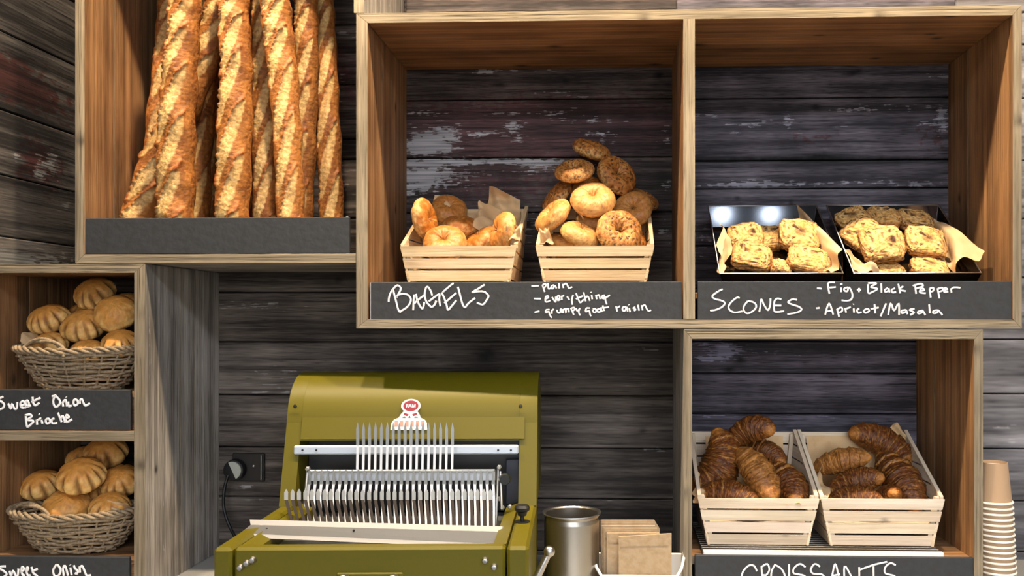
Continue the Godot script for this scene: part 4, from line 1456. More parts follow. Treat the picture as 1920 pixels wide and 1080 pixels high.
# a sheet of baking paper: a grid over the quad a b c d (a b: low edge, d c: high edge), gently buckled
func paper(label: String, q: Array, buckle: float, s: int, group := "baking paper liners") -> void:
	var n := FastNoiseLite.new()
	n.seed = s
	n.frequency = 4.0
	n.fractal_octaves = 2
	var mid: Vector3 = (q[0] + q[1] + q[2] + q[3]) * 0.25
	var nrm: Vector3 = (q[1] - q[0]).cross(q[3] - q[0]).normalized()
	var pos := func(u: float, v: float) -> Vector3:
		var p: Vector3 = (q[0] as Vector3).lerp(q[1], u).lerp((q[3] as Vector3).lerp(q[2], u), v)
		return p - mid + nrm * n.get_noise_2d(u * 0.25, v * 0.25) * buckle
	var tint := func(_u: float, _v: float) -> Color: return Color.WHITE
	var mesh := grid(14, 14, false, pos, tint)
	var o := part(numbered("baking_paper"), mesh, mats["parchment"], self)
	o.position = mid
	tag(o, label, "baking paper", group)


func build_crates() -> void:
	var lift := 1.64
	var z := -0.06
	var cx := func(p0: float, p1: float) -> float:
		return (fx(p0, z) + fx(p1, z)) * 0.5
	crate("pale slatted crate with a few bagels, nearest the left side of the bagel cubby", Vector3(cx.call(748, 972), lift, z - 0.1325), 0.285, 0.236, "slatted crates of pale wood")
	crate("pale slatted crate piled high with bagels, beside the cubby divider", Vector3(cx.call(1005, 1226), lift, z - 0.1325), 0.285, 0.236, "slatted crates of pale wood")
	var fl := floor_croissant + 0.0125
	crate("pale slatted crate of croissants standing beside the bare left side of its cubby", Vector3(cx.call(1309, 1535), fl, z - 0.1325), 0.288, 0.24, "slatted crates of pale wood", "white_pine")
	crate("pale slatted crate of croissants beside the cubby's brown right side", Vector3(cx.call(1540, 1769), fl, z - 0.1325), 0.291, 0.243, "slatted crates of pale wood", "white_pine")
	# paper in the crates
	paper("brown baking paper standing up behind the few bagels, against the crate's rear slats", [at(905, 420, -0.29), at(975, 425, -0.29), at(975, 372, -0.305), at(918, 350, -0.305)], 0.05, 1)
	paper("brown baking paper flap inside the left bagel crate, between bagels and rear slats", [at(880, 440, -0.24), at(925, 440, -0.22), at(935, 385, -0.28), at(905, 388, -0.285)], 0.05, 2)
	paper("small torn paper corner in front of the upright bagel, by the left crate's right rim", [at(945, 452, -0.078), at(975, 450, -0.08), at(976, 425, -0.09), at(952, 420, -0.085)], 0.04, 3)
	paper("paper scrap at the left rear corner of the left bagel crate", [at(812, 405, -0.30), at(848, 400, -0.30), at(842, 362, -0.312), at(815, 366, -0.312)], 0.03, 4)
	paper("small paper corner at the front left rim of the heaped bagel crate", [at(1012, 456, -0.075), at(1038, 457, -0.07), at(1030, 430, -0.085), at(1013, 432, -0.09)], 0.03, 5)
	paper("small paper scrap on the front rim of the left croissant crate", [at(1466, 948, -0.068), at(1500, 948, -0.07), at(1492, 938, -0.075), at(1478, 936, -0.075)], 0.03, 6)
	paper("paper liner at the left inside of the left croissant crate", [at(1316, 950, -0.08), at(1326, 930, -0.15), at(1312, 880, -0.16), at(1306, 930, -0.08)], 0.03, 7)
	paper("paper liner inside the right croissant crate along its left side", [at(1546, 948, -0.075), at(1562, 930, -0.18), at(1535, 860, -0.20), at(1540, 940, -0.075)], 0.03, 8)
	paper("smooth pale paper covering the rear slats inside the left croissant crate", [at(1330, 935, -0.308), at(1466, 935, -0.308), at(1468, 818, -0.312), at(1322, 818, -0.312)], 0.012, 11)
	paper("smooth pale paper covering the rear slats inside the right croissant crate", [at(1524, 935, -0.308), at(1690, 935, -0.308), at(1700, 818, -0.312), at(1512, 818, -0.312)], 0.012, 12)
	paper("paper corner poking up at the right rim of the right croissant crate", [at(1746, 940, -0.09), at(1756, 935, -0.08), at(1760, 920, -0.085), at(1757, 922, -0.085)], 0.01, 9)
	paper("paper corner sticking up behind the topmost croissant of the right crate", [at(1660, 820, -0.31), at(1705, 830, -0.31), at(1684, 792, -0.315), at(1676, 794, -0.315)], 0.02, 10)


func tray(label: String, px0: float, px1: float) -> float:
	var z := -0.05
	var x0 := fx(px0, z)
	var x1 := fx(px1, z)
	var o := thing("metal_tray", label, "tray", Vector3((x0 + x1) * 0.5, 1.64, z), "tilted metal trays of scones")
	var m := plain("tray_metal", Color(0.5, 0.5, 0.52), 0.09, 1.0)
	var w := (x1 - x0) * 0.5
	var f := Vector3(0, 0.018, -0.008)
	var r := Vector3(0, 0.185, -0.248)
	var ft := Vector3(0, 0.046, 0.002)
	var rt := Vector3(0, 0.243, -0.263)
	var e := Vector3(w - 0.012, 0, 0)
	var g := Vector3(w, 0, 0)
	for q in [["base", [f - e, f + e, r + e, r - e], Vector3(0, -0.0015, 0)], ["front_wall", [f - e, f + e, ft + g, ft - g], Vector3(0, 0, 0.0015)], ["rear_wall", [r - e, r + e, rt + g, rt - g], Vector3(0, 0, -0.0015)], ["side_wall", [f - e, r - e, rt - g, ft - g], Vector3(-0.0015, 0, 0)], ["side_wall", [f + e, r + e, rt + g, ft + g], Vector3(0.0015, 0, 0)]]:
		var st := start()
		add_slab(st, q[1], q[2])
		part(q[0], done(st), m, o)
	part("rim", tube([ft - g, ft + g, rt + g, rt - g], 0.0022, 8, true), plain("steel", Color.WHITE), o)
	for s in [-1.0, 1.0]:
		slab_local("prop", Vector3(s * (w - 0.04) - 0.006, 0.0, -0.244), Vector3(s * (w - 0.04) + 0.006, 0.178, -0.236), m, o)
		slab_local("foot", Vector3(s * (w - 0.04) - 0.006, 0.0, -0.014), Vector3(s * (w - 0.04) + 0.006, 0.016, -0.01), m, o)
	return o.position.x


func build_trays() -> void:
	var a := tray("tilted metal tray of scones nearer the cubby divider, its back wall bare and shiny", 1350, 1580)
	var b := tray("tilted metal tray of scones near the cubby's brown right side", 1601, 1839)
	paper("brown baking paper along the right side of the left scone tray", [at(1560, 512, -0.055), at(1505, 470, -0.2), at(1497, 388, -0.29), at(1586, 478, -0.075)], 0.03, 21)
	paper("brown baking paper along the left side of the left scone tray", [at(1356, 512, -0.055), at(1374, 470, -0.15), at(1350, 418, -0.17), at(1344, 468, -0.09)], 0.03, 22)
	paper("tall brown baking paper flap at the right side of the right scone tray", [at(1792, 514, -0.06), at(1752, 470, -0.2), at(1745, 400, -0.27), at(1842, 462, -0.085)], 0.04, 23)
	paper("brown baking paper corner at the front left of the right scone tray", [at(1612, 514, -0.055), at(1650, 514, -0.056), at(1632, 494, -0.075), at(1585, 462, -0.12)], 0.03, 24)


func oval(rx: float, rz: float, th: float) -> Vector3:
	var c := cos(th)
	var s := sin(th)
	return Vector3(rx * signf(c) * pow(absf(c), 0.85), 0, rz * signf(s) * pow(absf(s), 0.85))


func basket(label: String, where: Vector3, handle_x: float, spin: float) -> void:
	var o := thing("wicker_basket", label, "basket", where, "wicker baskets of buns")
	var m: Material = mats["wicker"]
	var rx := 0.160
	var rz := 0.086
	var hgt := 0.092
	var shape := func(th: float, t: float) -> Vector3:
		var k := lerpf(0.55, 1.0, pow(t, 0.8))
		var p := oval(rx * k, rz * k, th)
		p.y = hgt * t + 0.008 * absf(cos(th)) * t
		return p
	var pos := func(u: float, v: float) -> Vector3: return oval(rx * 0.56 * (1.0 - v), rz * 0.56 * (1.0 - v), u * TAU) + Vector3(0, 0.004, 0)
	var tint := func(_u: float, _v: float) -> Color: return Color.WHITE
	part("base", grid(48, 6, true, pos, tint), m, o)
	for k in 13:
		var path := []
		for i in 132:
			var th := TAU * i / 132.0
			var p: Vector3 = shape.call(th, (k + 0.4 + 0.35 * sin(th * 2.0 + k * 1.7)) / 13.0)
			var outw := Vector3(p.x / rx / rx, 0.1, p.z / rz / rz).normalized()
			path.append(p + outw * (0.0042 * sin(th * 11.0 + PI * k) + 0.001 * noise.get_noise_2d(th * 3.0, k)) + Vector3(0, 0.0016 * noise.get_noise_2d(th * 2.0 + 9.0, k * 3.1), 0))
		part("weaver", tube(path, 0.0036 + 0.0006 * sin(k * 2.3), 6, true), m, o)
	for i in 22:
		var th := TAU * (i + 0.5) / 22.0
		var path := []
		for j in 6:
			path.append(shape.call(th, j / 5.0))
		part("stake", tube(path, 0.003, 6), m, o)
	for j in 3:
		var path := []
		for i in 150:
			var th := TAU * i / 150.0
			var p: Vector3 = shape.call(th, 1.0)
			var outw := Vector3(p.x / rx / rx, 0.0, p.z / rz / rz).normalized()
			var a := th * 13.0 + TAU * j / 3.0
			path.append(p + outw * cos(a) * 0.0055 + Vector3(0, 0.004 + sin(a) * 0.0055, 0))
		part("rim_strand", tube(path, 0.0042, 6, true), m, o)
	for j in 2:
		var path := []
		for i in 40:
			var t := i / 39.0
			var a := PI * t
			var x := handle_x - cos(a) * 0.066
			var z := sqrt(maxf(0.0, 1.0 - pow(x / rx, 2.0))) * rz
			var tw := t * TAU * 1.6 + PI * j
			path.append(Vector3(x, hgt + sin(a) * 0.042 - 0.01 + sin(tw) * 0.0034, z + 0.002 - 0.012 * sin(a) + cos(tw) * 0.0034))
		part("handle", tube(path, 0.0042, 8), m, o)
	o.rotation.y = spin


func build_baskets() -> void:
	# low shelves inside the tower that carry the baskets
	for k in 2:
		var y: float = [fy(150, 735, -0.02), fy(150, 1046, -0.02)][k]
		var base: float = [floor_brioche, floor_brioche_low][k]
		var r := thing("riser_shelf", ["low wooden riser shelf under the upper bun basket", "low wooden riser shelf under the lower bun basket"][k], "shelf", Vector3((WALL_X + 0.014 + fx(272) - 0.027) * 0.5, base, -0.2), "riser shelves")
		var w := (fx(272) - 0.027 - WALL_X - 0.014) * 0.5 - 0.002
		slab_local("top", Vector3(-w, y - base - 0.014, -0.175), Vector3(w, y - base, 0.185), mats["cedar"], r)
		for s in [-1.0, 1.0]:
			slab_local("leg", Vector3(s * (w - 0.012) - 0.009, 0.0, -0.17), Vector3(s * (w - 0.012) + 0.009, y - base - 0.0145, 0.18), mats["cedar"], r)
		basket(["grey wicker basket of buns on the upper tier of the tower", "grey wicker basket of buns on the lower tier of the tower"][k], Vector3([-1.334, -1.3465][k], y + 0.001, -0.098), [-0.058, -0.085][k], [0.0, 0.0][k])
	paper("baking paper corner sticking up at the left of the upper bun basket", [at(45, 660, -0.1), at(75, 655, -0.12), at(72, 626, -0.16), at(33, 621, -0.14)], 0.02, 31)
	paper("baking paper along the left inside of the lower bun basket", [at(18, 972, -0.09), at(45, 950, -0.16), at(40, 912, -0.2), at(-6, 922, -0.13)], 0.03, 32)
	paper("baking paper flap over the front right rim of the lower bun basket", [at(188, 967, -0.05), at(243, 964, -0.05), at(243, 946, -0.06), at(203, 940, -0.065)], 0.03, 33)


# ---------------------------------------------------------------- bread

func mixc(a: Color, b: Color, t: float) -> Color:
	return a.lerp(b, clampf(t, 0.0, 1.0))


func ss(a: float, b: float, x: float) -> float:
	return smoothstep(a, b, x)


func loaf(called: String, label: String, category: String, group: String, mesh: Mesh, m: Material, where: Vector3, b: Basis) -> MeshInstance3D:
	var o := part(numbered(called), mesh, m, self)
	o.transform = Transform3D(b, where)
	tag(o, label, category, group)
	return o


# lets the pieces of a heap settle until they no longer run into each other, mostly in depth.
# box: lowest and highest corner of the inside of what holds them; only pieces that reach below rim are kept inside it
func settle(o: Array, semi: Vector3, box: AABB, rim: float) -> void:
	var reach := func(i: int, d: Vector3) -> float:
		var b: Basis = o[i].basis
		return Vector3(b.x.dot(d) * semi.x, b.y.dot(d) * semi.y, b.z.dot(d) * semi.z).length()
	for turn in 90:
		for i in o.size():
			for j in range(i + 1, o.size()):
				var d: Vector3 = o[j].position - o[i].position
				var dist := d.length()
				if dist < 0.001 or dist > 0.16:
					continue
				d /= dist
				var gap: float = reach.call(i, d) + reach.call(j, d) - dist
				if gap <= 0.0:
					continue
				var sight: Vector3 = ((o[i].position + o[j].position) * 0.5 - EYE).normalized()
				var share: float = d.dot(sight)
				var push: Vector3 = sight * (share * 0.7 + signf(share) * 0.18) + (d - sight * share) * 0.05
				o[i].position -= push * gap * 0.5
				o[j].position += push * gap * 0.5
		for k in o:
			var i := o.find(k)
			var p: Vector3 = k.position
			if p.y - reach.call(i, Vector3.UP) < rim:
				var rx: float = reach.call(i, Vector3.RIGHT)
				var rz: float = reach.call(i, Vector3.BACK)
				p.x = clampf(p.x, minf(box.position.x + rx, box.get_center().x), maxf(box.end.x - rx, box.get_center().x))
				var z := clampf(p.z, minf(box.position.z + rz, box.get_center().z), maxf(box.end.z - rz, box.get_center().z))
				p = EYE + (p - EYE) * ((z - EYE.z) / (p.z - EYE.z))
			else:
				p.z = clampf(p.z, -0.32, -0.05)
			k.position = p


func inside(x0: float, x1: float, z0: float, z1: float) -> AABB:
	return AABB(Vector3(x0, 0, z0), Vector3(x1 - x0, 3, z1 - z0))


# basis whose y axis points along up, turned by spin about it
func stand(up: Vector3, spin := 0.0) -> Basis:
	var y := up.normalized()
	var x := y.cross(Vector3.BACK if absf(y.z) < 0.95 else Vector3.UP).normalized()
	return Basis(x, y, x.cross(y)).rotated(y, spin)


# basis whose x axis points along dir, y as near up as it can be
func along(dir: Vector3, up: Vector3) -> Basis:
	var x := dir.normalized()
	var z := x.cross(up).normalized()
	return Basis(x, z.cross(x), z)


func baguette_mesh(pts: Array, w: Array, s: int, turn: float) -> ArrayMesh:
	var path := smooth_path(pts, 24)
	var n := path.size() - 1
	var length := 0.0
	for k in n:
		length += (path[k + 1] - path[k]).length()
	var pitch := 0.093
	var phase := noise.get_noise_1d(s * 7.7) * 0.5
	var info := func(u: float, v: float) -> Array:
		var th := wrapf(u * TAU + turn, -PI, PI)
		var along_ := v * length / pitch + phase
		var best := 0.0
		var lip := 0.0
		for k in [floorf(along_) - 1.0, floorf(along_), floorf(along_) + 1.0]:
			var t: float = along_ - k - 0.5
			var c := -t * 1.05 + 0.12 * sin(k * 2.1 + s)
			var dx := (th - c - 0.12 * noise.get_noise_1d(k * 5.0 + s)) / 0.40
			var dy := t / 0.76
			var d := dx * dx + dy * dy + 0.35 * noise.get_noise_2d(th * 2.5 + k * 3.0, t * 3.0 + s)
			best = maxf(best, ss(1.04, 0.86, d))
			lip = maxf(lip, ss(0.35, 0.0, absf(d - 1.12)) * ss(-0.4, 0.3, dx))
		return [best, lip]
	var pos := func(u: float, v: float) -> Vector3:
		var q := clampf(v * n, 0.0, n - 0.0001)
		var i := int(q)
		var p: Vector3 = path[i].lerp(path[i + 1], q - i)
		var d: Vector3 = (path[mini(i + 2, n)] - path[maxi(i - 1, 0)]).normalized()
		var fwd := (Vector3.BACK - d * d.dot(Vector3.BACK)).normalized()
		var sidew := d.cross(fwd)
		var wi := v * (w.size() - 1)
		var wk := mini(int(wi), w.size() - 2)
		var r: float = lerpf(w[wk], w[wk + 1], wi - wk) * 0.5
		r *= sqrt(clampf(v / 0.045, 0.0, 1.0)) * sqrt(clampf((1.0 - v) / 0.09, 0.0, 1.0)) * 1.0
		var a: Array = info.call(u, v)
		var th := u * TAU
		var lump := noise.get_noise_3d(cos(th) * 0.8, sin(th) * 0.8, v * 11.0 + s) * 0.05 + noise.get_noise_3d(cos(th) * 3.0, sin(th) * 3.0, v * 40.0 + s) * 0.02
		r *= 1.0 + lump + a[0] * 0.02 + a[1] * 0.2 + 0.06 * sin((v * length / pitch + phase) * TAU + wrapf(th + turn, -PI, PI) * -1.2)
		return p - pts[0] + (fwd * cos(th) - sidew * sin(th)) * r
	var tint := func(u: float, v: float) -> Color:
		var a: Array = info.call(u, v)
		var th := u * TAU
		var n1 := noise.get_noise_3d(cos(th) * 1.2, sin(th) * 1.2, v * 14.0 + s)
		var n2 := noise.get_noise_3d(cos(th) * 9.0, sin(th) * 9.0, v * 130.0 + s)
		var c := mixc(lc(168, 108, 50), lc(132, 78, 34), 0.5 + n1 * 1.3)
		c = mixc(c, lc(192, 136, 72), n2 * 0.9)
		c = mixc(c, mixc(lc(206, 164, 98), lc(224, 192, 132), 0.5 + n2 * 1.6), a[0] * (0.86 + 0.5 * n1))
		c = mixc(c, lc(140, 70, 24), a[1] * 0.9)
		return mixc(c, lc(190, 120, 52), ss(0.05, 0.0, v) * 0.6)
	var mesh := grid(54, 250, true, pos, tint)
	return mesh


func build_baguettes() -> void:
	# pixel column at the foot, half way and at the top; width in pixels; depth of foot and top
	var list := [
		[[262, 405], [300, 300], [352, 190], [395, 75], [414, 0], 62, 50, -0.14, -0.15, "baguette leaning far right behind the others, its pale foot outermost on the left"],
		[[331, 405], [331, 290], [338, 160], [345, 60], [350, -20], 64, 56, -0.06, -0.06, "broad front baguette that crosses over the leaning one"],
		[[290, 405], [296, 260], [309, 140], [316, 40], [320, -20], 46, 42, -0.225, -0.245, "baguette half hidden at the left behind the broad front one"],
		[[370, 405], [374, 260], [384, 150], [390, 40], [394, -20], 46, 44, -0.225, -0.245, "baguette in the shade just right of the broad front one"],
		[[436, 405], [441, 270], [444, 140], [440, 40], [438, -20], 60, 54, -0.075, -0.075, "straight front baguette standing alone in the middle"],
		[[456, 405], [462, 270], [468, 140], [472, 40], [474, -20], 36, 36, -0.24, -0.25, "dark baguette in shadow behind the straight middle one"],
		[[498, 405], [497, 280], [494, 160], [492, 60], [490, -20], 46, 40, -0.15, -0.16, "baguette with a hidden top, just left of the slanting front one"],
		[[546, 405], [540, 270], [531, 140], [521, 50], [512, -20], 50, 56, -0.085, -0.085, "front baguette slanting up to the left over its neighbour"],
		[[564, 405], [570, 270], [575, 140], [575, 40], [573, -20], 44, 42, -0.17, -0.17, "baguette behind and right of the slanting front one"],
		[[622, 405], [617, 270], [613, 140], [610, 40], [607, -20], 44, 36, -0.21, -0.23, "rightmost baguette, standing apart near the cubby's right end"],
		[[396, 405], [395, 280], [396, 160], [398, 60], [400, -20], 40, 38, -0.315, -0.32, "darkest baguette at the back, between the broad and the middle ones"],
	]
	for k in list.size():
		var b: Array = list[k]
		var pts := []
		for j in 5:
			var z := lerpf(b[7], b[8], j / 4.0)
			var p := at(b[j][0], b[j][1], z)
			pts.append(p)
		# carry on down to the shelf and up to the tip
		var down: Vector3 = (pts[0] - pts[1]).normalized()
		pts.push_front(pts[0] + down * ((pts[0].y - floor_bread - (0.034 if k == 0 else 0.008)) / maxf(0.3, -down.y)))
		var up: Vector3 = (pts[-1] - pts[-2]).normalized()
		pts.append(pts[-1] + up * 0.09)
		var zs: float = (2.0 - (b[7] + b[8]) * 0.5) / FOCAL
		var w0: float = b[5] * zs
		var w1: float = b[6] * zs
		var mesh := baguette_mesh(pts, [w0 * 0.86, w0, w0 * 1.02, lerpf(w0, w1, 0.5), w1, w1, w1 * 0.8], k * 5 + 1, [0.15, -0.1, 0.4, 0.2, -0.05, 0.5, 0.2, 0.1, -0.2, 0.15, 0.0][k])
		loaf("baguette", b[9], "baguette", "standing baguettes", mesh, mats["baguette_crust"], pts[0], Basis())


func bagel_mesh(s: int, seeds: float, brown: float) -> ArrayMesh:
	var R := lerpf(0.0248, 0.0292, minf(1.0, seeds * 1.2))
	var r := lerpf(0.0275, 0.0235, minf(1.0, seeds * 1.2))
	var pos := func(u: float, v: float) -> Vector3:
		var a := u * TAU
		var b := v * TAU
		var l := 1.0 + 0.13 * noise.get_noise_3d(cos(a) * 0.9, sin(a) * 0.9, s) + 0.05 * noise.get_noise_3d(cos(a) * 2.5 + cos(b), sin(a) * 2.5 + sin(b), s + 5.0)
		var rr := r * l * (1.0 + 0.02 * seeds * noise.get_noise_3d(cos(a) * 14.0, sin(a) * 14.0, cos(b) * 9.0 + s))
		var y := sin(b) * rr * (0.98 if sin(b) > 0.0 else 0.78)
		var rad := R * (1.0 + 0.05 * noise.get_noise_2d(cos(a) + s, sin(a))) + cos(b) * rr
		return Vector3(cos(a) * rad, y, sin(a) * rad)
	var tint := func(u: float, v: float) -> Color:
		var a := u * TAU
		var b := v * TAU
		var n1 := noise.get_noise_3d(cos(a) * 2.0, sin(a) * 2.0, sin(b) * 1.5 + s * 3.0)
		var rad := 0.0248 + cos(b) * 0.0275
		var n2 := noise.get_noise_3d(cos(a) * rad * 190.0, sin(a) * rad * 190.0, sin(b) * 5.2 + s)
		var c := mixc(lc(206, 156, 90), lc(224, 184, 122), 0.5 + n1)
		c = mixc(c, lc(178, 108, 42), ss(-0.1, 0.8, sin(b) + n1 * 1.4) * (0.4 + brown))
		c = mixc(c, lc(214, 168, 104), ss(-0.3, -0.9, sin(b)) * 0.6)
		c = mixc(c, lc(150, 88, 36), ss(0.05, 0.4, n1) * 0.6 * seeds)
		c = mixc(c, lc(120, 66, 26), ss(0.22, 0.34, n2) * 0.5)
		return c
	return grid(90, 44, true, pos, tint)


func build_bagels() -> void:
	var kinds := {"plain": [bagel_mesh(1, 0.0, 0.45), bagel_mesh(2, 0.1, 0.6)], "seeded": [bagel_mesh(3, 1.0, 0.4), bagel_mesh(4, 0.85, 0.5)], "raisin": [bagel_mesh(5, 0.2, 0.15), bagel_mesh(6, 0.6, 0.25)]}
	var g1 := "bagels in the left bagel crate"
	var g2 := "bagels heaped in the right bagel crate"
	var list := [
		[797, 413, -0.108, Vector3(0.95, 0.12, 0.22), "plain", 1, 1.0, "golden bagel standing on edge at the left end of the left crate", g1],
		[843, 396, -0.205, Vector3(0.25, 0.62, 0.72), "plain", 0, 0.95, "shaded pale bagel leaning behind the upright one in the left crate", g1],
		[864, 424, -0.19, Vector3(0.1, 0.95, 0.3), "plain", 1, 0.95, "shaded bagel lying flat under the pale leaning one in the left crate", g1],
		[833, 453, -0.105, Vector3(0.05, 0.62, 0.78), "plain", 0, 1.05, "glossy front bagel with its hole in view in the left crate", g1],
		[905, 447, -0.12, Vector3(-0.52, 0.78, 0.34), "plain", 1, 0.98, "bagel tilted up to the right near the middle of the left crate's rim", g1],
		[946, 438, -0.118, Vector3(-0.86, 0.25, 0.45), "plain", 0, 0.95, "upright bagel at the right end of the left crate, beside a paper corner", g1],
		[1112, 287, -0.20, Vector3(0.32, 0.88, 0.34), "seeded", 1, 0.98, "seeded bagel at the very top of the heap, sloping down to the right", g2],
		[1078, 322, -0.19, Vector3(-0.12, 0.84, 0.52), "seeded", 0, 0.98, "dark seeded bagel second in height, on the left of the heap", g2],
		[1153, 336, -0.195, Vector3(0.52, 0.42, 0.74), "seeded", 1, 1.08, "browned bagel with an open hole, high on the right of the heap", g2],
		[1102, 352, -0.225, Vector3(0.1, 0.85, 0.5), "plain", 1, 0.95, "small visible bit of bagel deep between the upper three", g2],
		[1046, 370, -0.20, Vector3(-0.70, 0.58, 0.35), "seeded", 0, 0.95, "seedy bagel standing steeply at the left edge of the heap", g2],
		[1113, 376, -0.135, Vector3(0.02, 0.66, 0.75), "raisin", 0, 1.08, "big pale smooth bagel in the centre front of the heap", g2],
		[1184, 390, -0.15, Vector3(-0.12, 0.40, 0.88), "raisin", 1, 1.0, "bagel with a small hole, just right of the big central one", g2],
		[1043, 408, -0.12, Vector3(-0.62, 0.66, 0.42), "raisin", 1, 1.02, "pale bagel leaning on the left side low in the heap", g2],
		[1116, 412, -0.185, Vector3(0.15, 0.9, 0.4), "raisin", 0, 1.0, "bagel tucked just under the big central one", g2],
		[1083, 438, -0.10, Vector3(0.36, 0.86, 0.36), "raisin", 0, 0.98, "pale bagel lying low at the crate's front rim", g2],
		[1168, 431, -0.10, Vector3(0.22, 0.42, 0.88), "seeded", 0, 1.12, "large front bagel with a dark seedy ring and hole, lower right", g2],
		[1206, 424, -0.145, Vector3(0.82, 0.40, 0.42), "seeded", 1, 0.95, "bagel squeezed against the right rim of the heaped crate", g2],
		[1046, 452, -0.118, Vector3(0.1, 0.97, 0.2), "raisin", 1, 0.92, "bagel mostly below the rim at the front left corner of the heap", g2],
		[1203, 380, -0.235, Vector3(0.4, 0.8, 0.3), "seeded", 0, 0.9, "shadowed dark bagel at the back right of the heap", g2],
	]
	var made := []
	for b in list:
		var o := loaf("bagel", b[7], "bagel", b[8], kinds[b[4]][b[5]], mats["seeded_crust" if b[4] == "seeded" else "bagel_crust"], at(b[0], b[1], b[2]), stand(b[3], rng.randf() * TAU).scaled_local(Vector3(b[6], b[6] * (0.78 if b[0] == 797 else 0.92), b[6])))
		made.append(o)
	var semi := Vector3(0.0515, 0.0245, 0.0515)
	settle(made.slice(0, 6), semi, inside(fx(762, -0.06), fx(962, -0.06), -0.31, -0.076), 1.757)
	settle(made.slice(6), semi, inside(fx(1018, -0.06), fx(1213, -0.06), -0.31, -0.076), 1.757)


func scone_mesh(s: int, spots: float) -> ArrayMesh:
	var pos := func(u: float, v: float) -> Vector3:
		var a := u * TAU
		var e := (v - 0.5) * PI
		var pw := func(x: float, k: float) -> float: return signf(x) * pow(absf(x), k)
		var x: float = pw.call(cos(a), 0.5) * pw.call(cos(e), 0.42)
		var z: float = pw.call(sin(a), 0.5) * pw.call(cos(e), 0.42)
		var y: float = pw.call(sin(e), 0.7)
		var n := noise.get_noise_3d(x * 1.3 + s, y, z * 1.3) * 0.10 + noise.get_noise_3d(x * 5.0 + s, y * 3.0, z * 5.0) * 0.07 + noise.get_noise_3d(x * 12.0 + s, y * 8.0, z * 12.0) * 0.03
		var dome := 1.0 - 0.25 * (x * x + z * z) * (1.0 if y > 0.0 else 0.0)
		return Vector3(x * 0.053 * (1.0 + n), y * 0.019 * dome * (1.0 + n * 2.2), z * 0.053 * (1.0 + n))
	var tint := func(u: float, v: float) -> Color:
		var a := u * TAU
		var e := (v - 0.5) * PI
		var x := cos(a) * cos(e)
		var z := sin(a) * cos(e)
		var y := sin(e)
		var n1 := noise.get_noise_3d(x * 3.0 + s, y * 2.0, z * 3.0)
		var n2 := noise.get_noise_3d(x * 11.0 + s, y * 11.0, z * 11.0)
		var c := mixc(lc(206, 154, 84), lc(226, 192, 130), 0.45 + n1 * 1.2 + n2 * 0.6)
		c = mixc(c, lc(172, 102, 38), ss(0.55, 0.95, cos(e)) * ss(0.9, 0.2, absf(y)) * (0.55 + n1))
		c = mixc(c, lc(180, 116, 50), ss(0.1, 0.5, n2) * 0.5)
		return mixc(c, lc(74, 46, 26), ss(0.17, 0.27, noise.get_noise_3d(x * 6.0 - s, y * 6.0, z * 6.0 + 4.0) * spots))
	return grid(48, 30, true, pos, tint)


func build_scones() -> void:
	var kinds := [scone_mesh(1, 1.1), scone_mesh(2, 0.9), scone_mesh(3, 1.2), scone_mesh(4, 0.8)]
	var g1 := "scones on the left tray"
	var g2 := "scones on the right tray"
	var list := [
		[1398, 443, -0.175, Vector3(-0.08, 0.62, 0.78), 0, Vector2(0.82, 0.78), "square pale scone at the back left of the left tray", g1],
		[1410, 480, -0.105, Vector3(0.05, 0.66, 0.75), 2, Vector2(0.92, 0.82), "round speckled scone at the front left of the left tray", g1],
		[1497, 441, -0.17, Vector3(0.08, 0.60, 0.80), 1, Vector2(0.95, 0.95), "large square scone at the back right of the left tray", g1],
		[1517, 487, -0.10, Vector3(0.1, 0.66, 0.74), 3, Vector2(0.98, 0.80), "pale crumbly scone at the front right of the left tray", g1],
		[1447, 446, -0.20, Vector3(0.0, 0.7, 0.7), 3, Vector2(0.8, 0.8), "scone almost hidden at the back between two others on the left tray", g1],
		[1464, 503, -0.09, Vector3(0.35, 0.8, 0.5), 0, Vector2(0.5, 0.55), "small broken scone piece at the front middle of the left tray", g1],
		[1603, 412, -0.235, Vector3(-0.25, 0.7, 0.66), 1, Vector2(0.78, 0.8), "shaded scone topmost at the back left of the right tray", g2],
		[1618, 437, -0.185, Vector3(-0.35, 0.6, 0.7), 2, Vector2(0.85, 0.95), "shaded scone standing behind the big square one on the right tray", g2],
		[1652, 456, -0.125, Vector3(-0.04, 0.50, 0.86), 0, Vector2(0.98, 0.95), "big square speckled scone facing forward on the right tray", g2],
		[1735, 454, -0.13, Vector3(0.1, 0.54, 0.82), 1, Vector2(0.95, 0.86), "square brown-edged scone near the paper flap on the right tray", g2],
		[1714, 414, -0.235, Vector3(0.15, 0.72, 0.66), 2, Vector2(0.88, 0.8), "shaded dark scone at the back right of the right tray", g2],
		[1658, 408, -0.255, Vector3(0.0, 0.8, 0.6), 3, Vector2(0.8, 0.8), "scone hidden in shade at the back middle of the right tray", g2],
		[1662, 508, -0.085, Vector3(0.0, 0.86, 0.5), 3, Vector2(0.80, 0.62), "scone half hidden at the front edge under the big square one", g2],
		[1742, 503, -0.09, Vector3(0.08, 0.8, 0.58), 1, Vector2(0.86, 0.72), "pale scone at the front right edge of the right tray", g2],
	]
	var made := []
	for b in list:
		made.append(loaf("scone", b[6], "scone", b[7], kinds[b[4]], mats["scone_crumb"], at(b[0], b[1], b[2]), stand(b[3], rng.randf_range(-0.15, 0.15)).scaled_local(Vector3(b[5].x, 0.9, b[5].y))))
	settle(made.slice(0, 6), Vector3(0.052, 0.02, 0.052), inside(fx(1360, -0.06), fx(1574, -0.06), -0.3, -0.068), 1.74)
	settle(made.slice(6), Vector3(0.052, 0.02, 0.052), inside(fx(1606, -0.06), fx(1834, -0.06), -0.3, -0.068), 1.74)


